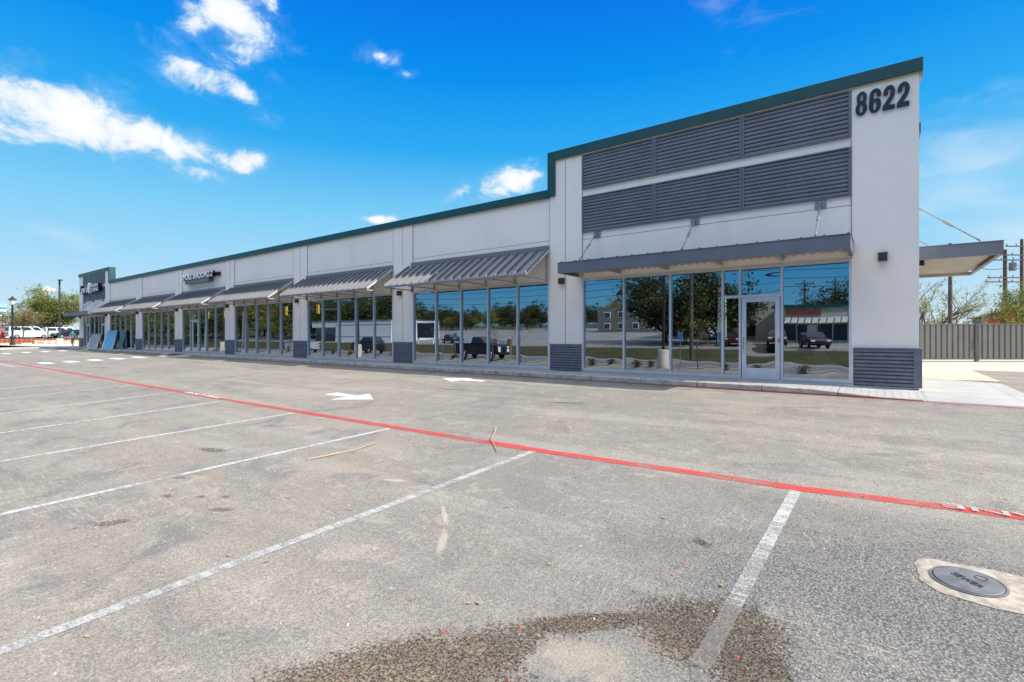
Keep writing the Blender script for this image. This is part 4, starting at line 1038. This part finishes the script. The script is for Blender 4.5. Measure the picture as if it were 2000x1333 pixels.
# traffic signals over the street (mirrored in the far bays)
def signal(x,y,arm,label,sig):
    z=g(x,y); t=thing('traffic_signal',label,'traffic light',(x,y,z),0,'traffic signals on mast arms')
    obj('mast',MB().tube([(x,y,z),(x,y,z+6.4)],[.16,.11],10),M['steel'],t,smooth=True)
    a=MB().tube([(x,y,z+5.9),(x+arm*.5,y+.3,z+6.05),(x+arm,y+.5,z+6.0)],[.10,.07,.05],8); obj('mast_arm',a,M['steel'],t)
    for s_ in sig:
        q=x+arm*s_; h=obj('signal_head',MB().box(q-.2,q+.2,y+.35,y+.6,z+5.35,z+6.75),simple('signal_yellow',(.75,.50,.06),.5),t,bevel=.02)
        l=MB()
        for k in range(3): 
            vs=[(q+.13*math.cos(a_*.785),y+.62,z+5.6+k*.45+.13*math.sin(a_*.785)) for a_ in range(8)]; l.add(vs,[tuple(range(8))])
        obj('lens',l,simple('signal_red_lens',(.7,.08,.04),.3),h)
signal(-96,-15.6,-22,'mast arm traffic signal hanging over the street mirrored in the far glass door bay',(.3,.6,.95))
signal(-84,-4.4,-9,'mast arm traffic signal on the near side of the street',(.5,.95))
signal(-66,-15.8,-14,'mast arm traffic signal mirrored at the left of the third window bay',(.35,.7,1.0))
def post_sign(x,y,label,col,w_=.32,h_=.45,top=2.1):
    z=g(x,y); t=thing('sign_post',label,'sign',(x,y,z),0,'small signs on posts')
    obj('post',MB().box(x-.025,x+.025,y-.02,y+.02,z,z+top),M['steel'],t); obj('plate',MB().box(x-w_/2,x+w_/2,y+.022,y+.03,z+top-h_,z+top),col,t)
bl=simple('sign_blue',(.06,.2,.5),.5)
for x,y,l,c_ in ((-10.0,-1.8,'small blue sign on a post, second from the mirrored light pole',bl),(-7.6,-1.9,'small blue sign on a post mirrored near the door',bl),(-45.5,-1.9,'small blue sign on a post mirrored right of the second light pole',bl),(-29,-1.9,'small blue sign on a post mirrored in the bay beside the tower',bl),(-31.8,-3.2,'white sign on a thin post in the planting strip',M['white']),(-60.5,-1.9,'small blue sign on a post mirrored in the fourth window bay',bl)): post_sign(x,y,l,c_)
t=thing('monument_sign','brick pillared sign with a white board on the verge across the street','sign',gz(-35.5,-16.9)); x,y,z=-35.5,-16.9,g(-35.5,-16.9)
br=simple('sign_brick',(.20,.11,.07),.9)
for xx in (x-1.05,x+1.05): obj('pillar',MB().box(xx-.22,xx+.22,y-.2,y+.2,z-.1,z+1.45),br,t)
obj('board',MB().box(x-.75,x+.75,y-.08,y+.08,z+.25,z+1.4),M['white'],t)
m=MB()
for k,(w_,zz) in enumerate(((.9,1.15),(.7,.95))): m.box(x-w_/2,x+w_/2,y+.081,y+.088,z+zz,z+zz+.1)
m.box(x-.6,x+.6,y+.081,y+.088,z+.45,z+.62); obj('printed_lines',m,bl,t)
t=thing('electronic_sign','dark electronic message board on posts across the street','sign',gz(-59,-27)); x,y,z=-59,-27,g(-59,-27)
obj('panel',MB().box(x-1.9,x+1.9,y-.15,y+.15,z+1.0,z+3.4),simple('dark_screen',(.02,.03,.06),.3),t)
obj('top_rail',MB().box(x-2.0,x+2.0,y-.2,y+.2,z+3.41,z+3.55),M['white'],t)
for xx in (x-1.8,x+1.8): obj('post',MB().box(xx-.08,xx+.08,y-.1,y+.1,z,z+.99),M['white'],t)
t=thing('pylon_sign','tall pale pylon sign with a reddish hipped cap across the street','sign',gz(-14.6,-31)); x,y,z=-14.6,-31,g(-14.6,-31)
obj('panel',MB().box(x-.42,x+.42,y-.25,y+.25,z,z+6.2),simple('pylon_green_cream',(.50,.55,.40),.7),t)
obj('cap',MB().add([(x-.55,y-.4,z+6.2),(x+.55,y-.4,z+6.2),(x+.55,y+.4,z+6.2),(x-.55,y+.4,z+6.2),(x-.35,y,z+6.8),(x+.35,y,z+6.8)],[(0,1,5,4),(1,2,5),(2,3,4,5),(3,0,4),(0,3,2,1)]),simple('cap_red',(.22,.07,.05),.7),t)

# ================================================================== BUILDINGS AROUND
def wbox(t,nm,x0,x1,y0,y1,z0,z1,mat,**k): return obj(nm,MB().box(x0,x1,y0,y1,z0,z1),mat,t,**k)
dg=simple('dark_window',(.03,.05,.07),.1,0,.05)
cream=simple('cream_wall',(.48,.45,.35),.85)
t=thing('strip_mall','cream shop building with a dark roof edge and a striped white awning across the street','building',gz(0,-39)); z=g(0,-39)
wbox(t,'wall',-10.5,24,-52,-39,z-.3,z+4.2,cream); wbox(t,'roof_edge',-10.8,24.3,-52.2,-38.8,z+4.2,z+4.55,M['green'])
m=MB()
for k in range(46):
    x=-10+k*.72; m.quad((x,-38.98,z+3.05),(x+.6,-38.98,z+3.05),(x+.6,-37.6,z+2.35),(x,-37.6,z+2.35))
obj('awning',m,simple('faded_stripe',(.42,.43,.42),.7),t)
for k in range(9): 
    x=-9.6+k*3.7; w_=wbox(t,'window',x,x+2.9,-39.0,-38.96,z+.3,z+2.2,dg); wbox(w_,'frame',x+1.4,x+1.5,-38.96,-38.9,z+.3,z+2.2,M['alu'])
for k in range(4): wbox(t,'door',-7.0+k*7.4,-6.1+k*7.4,-38.95,-38.9,z,z+2.15,M['alu'])
for x in (-9.2,-2.5,6): wbox(t,'sign_panel',x,x+3.6,-38.99,-38.85,z+3.35,z+4.0,simple('dark_red_panel',(.22,.05,.04),.6))
t=thing('strip_mall','taller cream shop building with a sloping parapet, left of the striped awning building','building',gz(-18,-46)); z=g(-18,-46)
wbox(t,'wall',-27,-11,-60,-46,z-.3,z+4.6,cream); wbox(t,'tower',-13.5,-10.9,-47,-44,z-.3,z+6.0,cream); wbox(t,'roof_edge',-27.2,-13.6,-60.2,-45.8,z+4.6,z+4.9,M['green'])
for k in range(5): wbox(t,'window',-26+k*2.6,-24.2+k*2.6,-46,-45.95,z+.4,z+2.4,dg)
wbox(t,'canopy',-26.5,-13.6,-45.9,-44.4,z+2.7,z+3.0,M['white'])
t=thing('office_building','brown two storey building with white framed windows on the hill across the street','building',gz(-44,-72)); z=g(-44,-72)
wbox(t,'wall',-51,-30,-86,-72,z-.3,z+5.6,simple('brown_stucco',(.20,.165,.13),.85))
for r_ in (0,1):
    for k in range(6):
        x=-49.4+k*3.3; w_=wbox(t,'window',x-.1,x+1.4,-72,-71.94,z+.7+2.5*r_,z+2.1+2.5*r_,M['white']); wbox(w_,'pane',x+.05,x+1.25,-71.94,-71.9,z+.85+2.5*r_,z+1.95+2.5*r_,dg)
for x in (-46,-42,-37): wbox(t,'rooftop_unit',x,x+1.8,-80,-78,z+5.6,z+6.6,M['steel'])
t=thing('service_station','long white building with a glazed dark corner across the street','building',gz(-84,-30)); z=g(-84,-30)
wbox(t,'wall',-88,-71,-42,-30,z-.3,z+4.1,M['white']); wbox(t,'glazed_corner',-96,-88.1,-41,-30.6,z-.3,z+2.9,dg); wbox(t,'fascia',-96.4,-88.1,-42,-30.0,z+2.91,z+4.1,M['white'])
wbox(t,'roof_edge',-96.5,-70.9,-42.1,-29.9,z+4.1,z+4.3,M['slate'])
for zz in (1.0,3.3): wbox(t,'band',-88,-71,-29.99,-29.96,z+zz,z+zz+.08,M['slate'])
# gas canopy and store at the far left edge of the photo
t=thing('gas_station_canopy','white and blue striped filling station canopy at the left edge','canopy',(-148,16,.85))
x0,x1,y0,y1=-156,-140,12,19.6
wbox(t,'fascia',x0,x1,y0,y1,6.05,7.5,M['white']); b1=simple('canopy_blue',(.02,.32,.75),.4)
m=MB(); 
for (za,zb) in ((6.45,6.95),(7.2,7.42)): m.box(x0-.02,x1+.02,y0-.02,y1+.02,za,zb)
obj('blue_stripe',m,b1,t)
for x,y in ((-143,14),(-143,17.5),(-153,14)): wbox(t,'column',x-.25,x+.25,y-.25,y+.25,.8,6.05,M['white'])
t=thing('store_building','plain pale store wall below the filling station canopy','building',(-180,16,.85)); wbox(t,'wall',-200,-162.7,8,22.5,.7,5.7,simple('pale_wall',(.62,.64,.66),.8)); wbox(t,'roof_edge',-200.2,-162.5,7.8,22.7,5.7,5.95,M['white'])
for k,(x,y,c_,l) in enumerate(((-141,19.9,'white','white fuel pump under the station canopy'),(-140.6,20.7,'white','second white fuel pump nearer the black lamp post'))):
    t=thing('fuel_pump',l,'fuel pump',(x,y,.85),0,'fuel pumps'); wbox(t,'cabinet',x-.4,x+.4,y-.5,y+.5,.85,2.6,M['white']); wbox(t,'display',x+.401,x+.42,y-.3,y+.3,1.9,2.3,dg); wbox(t,'topper',x-.45,x+.45,y-.55,y+.55,2.6,2.85,b1)
# red safety barrels near the pumps
for x,y,l in ((-127.7,17.4,'red traffic barrel at the far left edge'),(-126,18.6,'red traffic barrel just right of the black lamp post')):
    t=thing('traffic_barrel',l,'barrel',(x,y,.9),0,'red traffic barrels'); obj('drum',MB().lathe([(.35,0),(.33,.5),(.30,1.4),(.15,1.5)],(x,y,.9),12),simple('barrel_red',(.75,.06,.04),.5),t,smooth=True); obj('base_ring',MB().lathe([(.45,0),(.45,.08),(.36,.1)],(x,y,.9),12),M['black'],t)
# house behind the right fence
t=thing('house','pale house with a low gabled roof behind the pink flowering bush','house',(20,80,0))
q0=Vector((15.9,96,0)); 
wbox(t,'wall',11.6,24,96,106,0,4.0,cream); wbox(t,'window',12.3,13.1,95.95,96,2.7,3.6,dg)
obj('roof',MB().add([(10.9,95.2,3.95),(24.6,95.2,9.4),(24.6,106.6,9.4),(10.9,106.6,3.95),(10.9,95.2,3.8),(24.6,95.2,9.25),(24.6,106.6,9.25),(10.9,106.6,3.8)],[(0,1,2,3),(4,7,6,5),(0,4,5,1),(3,2,6,7),(0,3,7,4),(1,5,6,2)]),simple('grey_shingle',(.33,.33,.32),.9),t)
obj('gable',MB().add([(11.6,96.01,4.0),(24,96.01,4.0),(24,96.01,8.9)],[(0,1,2)]),simple('gable_brick',(.38,.27,.22),.9),t)

# dumpster enclosure: two ribbed gates parallel to each other
t=thing('enclosure_gate','ribbed slate metal double gate of the enclosure behind the building','gate',(3.5,33.5,0))
rv=Vector((.8033,.5956,0)); fwv=Vector((-.5956,.8033,0)); P0=Vector((-.2,31.0,0))
def gate(a,c,nm,off=0):
    m=MB(); n=max(3,int((c-a)/.28)); st=(c-a)/n
    for k in range(n):
        s0=a+k*st; pts=[(s0,0),(s0+st*.62,0),(s0+st*.70,.045),(s0+st*.92,.045),(s0+st,0)]
        for (p,dp),(q,dq) in zip(pts[:-1],pts[1:]):
            A=P0+rv*p+fwv*(off+dp); B=P0+rv*q+fwv*(off+dq); m.quad((A.x,A.y,.16),(B.x,B.y,.16),(B.x,B.y,1.90),(A.x,A.y,1.90))
    obj(nm,m,M['clad_gate'],t,recalc=False)
    f=MB(); 
    for zz in (.14,1.90): 
        A=P0+rv*a+fwv*(off+.02); B=P0+rv*c+fwv*(off+.02); f.bar((A.x,A.y,zz),(B.x,B.y,zz),.07,.05)
    for s_ in (a,c): 
        A=P0+rv*s_+fwv*(off-.02); f.bar((A.x,A.y,.05),(A.x,A.y,1.92),.07,.07)
    obj('gate_frame',f,M['clad_gate'],t)
M['clad_gate']=simple('gate_metal',(.145,.14,.13),.5,.2,.08,1.2)
gate(0,5.05,'gate_leaf'); gate(5.13,12,'gate_leaf',.0)
A=P0+rv*5.0-fwv*.06; obj('latch',MB().bar((A.x,A.y,.75),(A.x,A.y,1.15),.03),M['steel'],t)
A=P0+rv*5.09+fwv*.1; obj('post',MB().bar((A.x,A.y,0),(A.x,A.y,1.95),.07),M['clad_gate'],t)

# ================================================================== VERGE ON THE LEFT
def wallseg(nm,a,c,h,z0,label):
    a=Vector(a);c=Vector(c); d=(c-a).normalized(); nn=Vector((-d.y,d.x,0))*.2
    m=MB(); r_=random.Random(2); L_=(c-a).length; rows=max(1,int(h/.22)); 
    for j in range(rows):
        s_=0
        while s_<L_-.05:
            w_=min(r_.uniform(.35,.7),L_-s_); A=a+d*(s_+.01); B=a+d*(s_+w_-.01); o=nn*(1+r_.uniform(-.08,.12)); zz=z0+j*h/rows
            m.add([(A.x-o.x,A.y-o.y,zz),(B.x-o.x,B.y-o.y,zz),(B.x+o.x,B.y+o.y,zz),(A.x+o.x,A.y+o.y,zz),(A.x-o.x,A.y-o.y,zz+h/rows-.01),(B.x-o.x,B.y-o.y,zz+h/rows-.01),(B.x+o.x,B.y+o.y,zz+h/rows-.01),(A.x+o.x,A.y+o.y,zz+h/rows-.01)],[(3,2,1,0),(4,5,6,7),(0,1,5,4),(1,2,6,5),(2,3,7,6),(3,0,4,7)]); s_+=w_
    return obj('stone_wall',m,M['stone'],label=label,cat='wall',group='low limestone walls along the verge',loc=a)
wallseg('w',(-84.6,14.4,0),(-81.3,18.4,0),.66,.05,'low limestone wall between the black lamp post and the light pole')
wallseg('w',(-79.6,17.2,0),(-77.2,20.5,0),.66,.05,'short limestone wall behind the person')
wallseg('w',(-92,5,0),(-84.7,14.0,0),.36,.05,'lowest limestone edging wall at the far left under the orange netting')
mb=MB()
xs=frange(-135,-84,3); ys=frange(8,34,3)
def zg2(x,y): return .15+.65*sm(-84,-110,x)
vs=[(x+ (y-8)*.25,y,zg2(x+(y-8)*.25,y)) for y in ys for x in xs]; n=len(xs)
mb.add(vs,[(j*n+i,j*n+i+1,(j+1)*n+i+1,(j+1)*n+i) for j in range(len(ys)-1) for i in range(n-1)])
obj('verge',mb,M['grass'],kind='structure',recalc=False)
# orange safety netting
def net(pts,h,label):
    t=thing('safety_fence',label,'safety fence',pts[0],0,'orange safety netting on the verge'); m=MB(); p=MB()
    for a,c in zip(pts[:-1],pts[1:]):
        a=Vector(a);c=Vector(c); n=int((c-a).length/.45)
        for k in range(n+1):
            q=a.lerp(c,k/n); m.bar(q,q+Vector((0,0,h*(.9+.1*math.sin(k*1.3)))),.045)
        for k in range(4): m.bar(a+Vector((0,0,h*k/4+.05)),c+Vector((0,0,h*k/4+.02)),.045)
        p.bar(a,a+Vector((0,0,h+.15)),.05)
    obj('netting',m,simple('safety_orange',(.85,.10,.05),.6),t); obj('stake',p,M['steel'],t)
net([(-92,5.6,.3),(-87.5,11.0,.3),(-85.6,14.2,.3),(-84.2,18.0,.3)],.62,'orange netting fence draped across the grass behind the black lamp post')
net([(-81.5,18.0,.3),(-78.8,21.6,.3),(-76,25,.3)],.8,'orange netting fence behind the person and the short wall')

# ================================================================== VEHICLES
tyre=simple('tyre_rubber',(.02,.02,.02),.85); rimm=simple('wheel_rim',(.45,.46,.48),.35,.6)
hl=simple('headlight_lens',(.75,.77,.8),.1); tl=simple('tail_light',(.5,.02,.02),.2); carglass=simple('car_glass',(.02,.03,.04),.05,0,.02)
PROF={ # body side outline (x forward, z up), greenhouse outline, width
 'suv':([(-2.3,.42),(-2.35,.9),(-2.2,1.08),(.75,1.10),(2.0,.98),(2.32,.82),(2.36,.45),(1.9,.32),(-1.9,.32)],[(-2.15,1.08),(-1.75,1.66),(.05,1.70),(.95,1.10)],1.86,(-1.42,1.42),.36),
 'sedan':([(-2.3,.40),(-2.36,.82),(-2.1,.98),(.85,.95),(2.0,.83),(2.3,.68),(2.32,.40),(1.9,.28),(-1.9,.28)],[(-1.75,.97),(-1.0,1.42),(.15,1.43),(1.0,.95)],1.8,(-1.4,1.42),.33),
 'pickup':([(-2.9,.50),(-2.92,1.12),(-.75,1.14),(1.15,1.14),(2.5,1.06),(2.72,.88),(2.75,.5),(2.3,.42),(-2.4,.42)],[(-.72,1.13),(-.6,1.78),(.35,1.82),(1.2,1.14)],1.95,(-1.75,1.75),.40),
 'van':([(-3.0,.42),(-3.05,1.25),(-2.95,1.35),(1.9,1.35),(2.7,1.12),(2.85,.8),(2.85,.42),(2.3,.34),(-2.4,.34)],[(-2.98,1.33),(-2.9,2.15),(1.1,2.18),(2.0,1.34)],2.0,(-1.9,1.85),.37)}
def car(kind,name,label,cat,loc,rz,paint,group='vehicles'):
    body,gh,w_,ax,wr=PROF[kind]; t=thing(name,label,cat,loc,rz,group); hw=w_/2
    m=MB(); n=len(body)
    rings=[(hw*.90,.96),(hw,1.0)]
    vs=[]
    for yy,k in ((-hw*.93,.97),(-hw,1.),(hw,1.),(hw*.93,.97)):
        zc=.7
        vs+=[(x*k,yy,zc+(z_-zc)*(1.0 if abs(yy)<hw*.95 else .96)) for x,z_ in body]
    fs=[tuple(range(n)),tuple(range(4*n-1,3*n-1,-1))]+[(r*n+i,(r+1)*n+i,(r+1)*n+(i+1)%n,r*n+(i+1)%n) for r in range(3) for i in range(n)]
    obj('body',m.add(vs,fs),paint,t,world=False,bevel=.04,smooth=True)
    c=MB(); gn=len(gh); tw=[.97,.80,.80,.97]
    vs=[(x,-hw*tw[i],z_) for i,(x,z_) in enumerate(gh)]+[(x,hw*tw[i],z_) for i,(x,z_) in enumerate(gh)]
    c.add(vs,[tuple(range(gn)),tuple(range(2*gn-1,gn-1,-1))]+[(i,gn+i,gn+(i+1)%gn,(i+1)%gn) for i in range(gn)])
    cb=obj('cabin',c,paint,t,world=False,bevel=.05,smooth=True)
    # glazing set a few mm proud of the cabin
    G=MB(); z0,z1=gh[0][1],gh[1][1]
    def pt(u_,v_,side):   # u along, v up
        xb=gh[0][0]+(gh[3][0]-gh[0][0])*u_; xt=gh[1][0]+(gh[2][0]-gh[1][0])*u_; f_=v_
        return (xb+(xt-xb)*f_, side*(hw*(.97+(.80-.97)*f_)+.006), gh[0][1]+(((gh[1][1]+(gh[2][1]-gh[1][1])*u_))-(gh[0][1]))*f_)
    ends=[(.06,.30),(.33,.60),(.63,.93)] if kind!='pickup' else [(.08,.45),(.5,.92)]
    if kind=='van': ends=[(.05,.35),(.38,.66),(.74,.95)]
    for side in (-1,1):
        for (ua,ub) in ends: obj('side_window',MB().quad(pt(ua,.16,side),pt(ub,.16,side),pt(ub,.86,side),pt(ua,.86,side)),carglass,t,world=False,recalc=False)
    for (p0,p1) in ((gh[3],gh[2]),(gh[0],gh[1])):
        dx=p1[0]-p0[0]; dz=p1[1]-p0[1]; s_=1 if p0 is gh[3] else -1
        nx,nz=(dz,-dx) if s_==1 else (-dz,dx); ln=math.hypot(nx,nz); nx/=ln;nz/=ln; nx*=.008;nz=abs(nz)*.008
        a=(p0[0]+dx*.12+nx,p0[1]+dz*.12+nz); b_=(p0[0]+dx*.88+nx,p0[1]+dz*.88+nz)
        obj('windscreen' if s_==1 else 'rear_window',MB().quad((a[0],-hw*.86,a[1]),(a[0],hw*.86,a[1]),(b_[0],hw*.74,b_[1]),(b_[0],-hw*.74,b_[1])),carglass,t,world=False,recalc=False)
    for x in ax:
        for side in (-1,1):
            q=MB(); 
            def ring(r,y): return [(x+r*math.cos(2*math.pi*k/20),y,wr+r*math.sin(2*math.pi*k/20)) for k in range(20)]
            def tub(rs): 
                vs=[];fs=[]
                for r,y in rs: vs+=ring(r,y)
                for i in range(len(rs)-1): fs+=[(i*20+k,i*20+(k+1)%20,(i+1)*20+(k+1)%20,(i+1)*20+k) for k in range(20)]
                fs+= [tuple(range(20)),tuple((len(rs)-1)*20+k for k in range(20))]; return vs,fs
            y0=side*(hw-.2); y1=side*(hw+.015)
            vs,fs=tub([(wr*.9,y0),(wr,y0+side*.03),(wr,y1-side*.03),(wr*.93,y1),(wr*.66,y1)]); wo_=obj('wheel',q.add(vs,fs),tyre,t,world=False)
            vs,fs=tub([(wr*.64,y1-side*.02),(wr*.60,y1+side*.008),(wr*.2,y1+side*.012)]); obj('rim',MB().add(vs,fs),rimm,wo_,world=False)
    xf=max(p[0] for p in body); xr=min(p[0] for p in body)
    for side in (-1,1):
        obj('headlight',MB().box(xf-.14,xf-.01,side*(hw-.45),side*(hw-.08),.72,.86),hl,t,world=False,bevel=.01)
        obj('tail_light',MB().box(xr-.01,xr+.1,side*(hw-.25),side*(hw-.06),.78,1.0),tl,t,world=False,bevel=.01)
    obj('grille',MB().box(xf-.02,xf+.012,-hw*.45,hw*.45,.52,.72),M['black'],t,world=False)
    if kind=='pickup': obj('bed_opening',MB().box(-2.8,-.85,-hw*.82,hw*.82,1.125,1.16),M['black'],t,world=False)
    return t
def paint(n,c): return simple(n,c,.25,.2,.03,1,spec=.6)
pw,pb_,ps,pr_,pbl=paint('white_paintwork',(.8,.8,.8)),paint('black_paintwork',(.02,.022,.03)),paint('silver_paintwork',(.45,.5,.55)),paint('dark_red_paintwork',(.12,.02,.015)),paint('blue_grey_paintwork',(.2,.28,.36))
car('van','white_van','white van parked in front of the big spreading tree','van',(-126,20.5,.74),R(100),pw)
car('van','white_van','white van partly behind the dark parked car','van',(-134,27.0,.74),R(95),pw)
car('suv','parked_car','dark blue parked car between the short black post and the light pole','car',(-124,25.5,.74),R(-70),pb_)
car('sedan','parked_car','pale silver car left of the white vans','car',(-134,19.2,.74),R(95),ps)
car('sedan','parked_car','blue grey car at the right, behind the light pole','car',(-128,30.0,.74),R(-80),pbl)
car('pickup','pickup_truck','dark pickup truck driving along the street, mirrored beside the brick sign','pickup truck',(-32,-9,g(0,-9)),R(0),pb_)
car('suv','parked_car','black car facing the street, mirrored in the corner window','car',(-5.4,-29,g(0,-29)+.02),R(70),pb_)
car('suv','parked_car','dark red car mirrored behind the black car','car',(-9.5,-34,g(0,-34)+.02),R(80),pr_)
car('sedan','parked_car','red car mirrored in the door glass','car',(-13.5,-32,g(0,-32)+.02),R(85),pr_)
car('pickup','pickup_truck','pale pickup truck on the street, mirrored at the left of the third bay','pickup truck',(-63,-8,g(0,-8)),R(180),ps)
car('suv','parked_car','white car mirrored beside the dark trees left of the door','car',(-19,-44,g(0,-44)+.02),R(60),pw)
car('sedan','parked_car','black car on the verge lot, mirrored near the wooden utility pole','car',(-56,-30,g(0,-30)+.02),R(20),pb_)
car('suv','parked_car','dark car driving near the planting strip, mirrored at the right of the fourth bay','car',(-54,-12,g(0,-12)),R(180),pb_)

# ================================================================== PERSON
def person(loc,rz):
    t=thing('person','person in a teal t-shirt and dark trousers walking on the pavement at the far left','person',loc,rz)
    def skin(name,verts,edges,mat,parent,sub=2):
        me=bpy.data.meshes.new(name); me.from_pydata([v[:3] for v in verts],edges,[]); o=bpy.data.objects.new(name,me); COL.objects.link(o)
        sk=o.modifiers.new('skin','SKIN'); sk.use_smooth_shade=True
        for i,v in enumerate(verts):
            d=me.skin_vertices[0].data[i]; d.radius=(v[3],v[4] if len(v)>4 else v[3]); d.use_root=(i==0)
        su=o.modifiers.new('sub','SUBSURF'); su.levels=sub; su.render_levels=sub
        bpy.context.view_layer.update()
        m2=bpy.data.meshes.new_from_object(o.evaluated_get(bpy.context.evaluated_depsgraph_get())); bpy.data.objects.remove(o)
        m2.materials.clear(); m2.materials.append(mat); q=bpy.data.objects.new(name,m2); COL.objects.link(q); q.parent=parent; return q
    sk_=simple('skin_tone',(.30,.16,.10),.6)
    V=[(0,0,.96,.14,.10),(0,0,1.12,.125,.09),(0,0,1.32,.15,.10),(0,0,1.45,.10,.08),(0,.0,1.52,.05),(0,.01,1.60,.075,.09),(0,.01,1.70,.07,.085),
       (.09,.0,.90,.085),(.11,.06,.50,.058),(.12,.10,.08,.04),(.12,.20,.03,.035),(-.09,0,.90,.085),(-.11,-.05,.50,.058),(-.12,-.16,.12,.04),(-.12,-.07,.04,.035),
       (.19,0,1.42,.055),(.27,-.03,1.16,.042),(.29,.06,.92,.032),(.29,.09,.84,.035,.018),(-.19,0,1.42,.055),(-.28,.02,1.16,.042),(-.24,.16,1.0,.032),(-.23,.22,.94,.035,.018)]
    E_=[(0,1),(1,2),(2,3),(3,4),(4,5),(5,6),(0,7),(7,8),(8,9),(9,10),(0,11),(11,12),(12,13),(13,14),(3,15),(15,16),(16,17),(17,18),(3,19),(19,20),(20,21),(21,22)]
    for (hx,hy,hz,root) in ((.29,.10,.80,18),(-.23,.26,.91,22)):
        for k in range(4):
            i=len(V); V.append((hx-.03+.02*k,hy+.02,hz-.02,.009)); V.append((hx-.035+.022*k,hy+.035,hz-.06,.008)); E_+= [(root,i),(i,i+1)]
        i=len(V); V.append((hx-.05,hy+.03,hz+.01,.010)); E_.append((root,i))
    b_=skin('body',V,E_,sk_,t)
    skin('t_shirt',[(0,0,.93,.165,.125),(0,0,1.12,.15,.115),(0,0,1.33,.175,.12),(0,0,1.45,.10,.085),(.19,0,1.425,.078),(.25,-.02,1.24,.07),(-.19,0,1.425,.078),(-.25,.01,1.24,.07)],[(0,1),(1,2),(2,3),(3,4),(4,5),(3,6),(6,7)],simple('teal_cotton',(.01,.16,.16),.85),t)
    skin('trousers',[(0,0,.98,.155,.12),(.09,0,.86,.105),(.11,.06,.50,.078),(.12,.10,.14,.062),(-.09,0,.86,.105),(-.11,-.05,.50,.078),(-.12,-.14,.17,.062)],[(0,1),(1,2),(2,3),(0,4),(4,5),(5,6)],simple('dark_denim',(.03,.035,.05),.85),t)
    skin('hair',[(0,-.005,1.735,.078,.09),(0,-.04,1.66,.07,.05)],[(0,1)],simple('dark_hair',(.02,.015,.012),.8),t,2)
    m=MB(); m.lathe([(.006,0),(.012,.006),(.006,.012)],(.028,.088,1.655),6); m.lathe([(.006,0),(.012,.006),(.006,.012)],(-.028,.088,1.655),6); obj('eyes',m,M['black'],t,world=False)
    for sx,yy in ((.12,.13),(-.12,-.10)): obj('shoe',MB().box(sx-.045,sx+.045,yy-.08,yy+.15,0,.08),M['black'],t,world=False,bevel=.02)
person((-73.6,15.6,.16),R(-60))
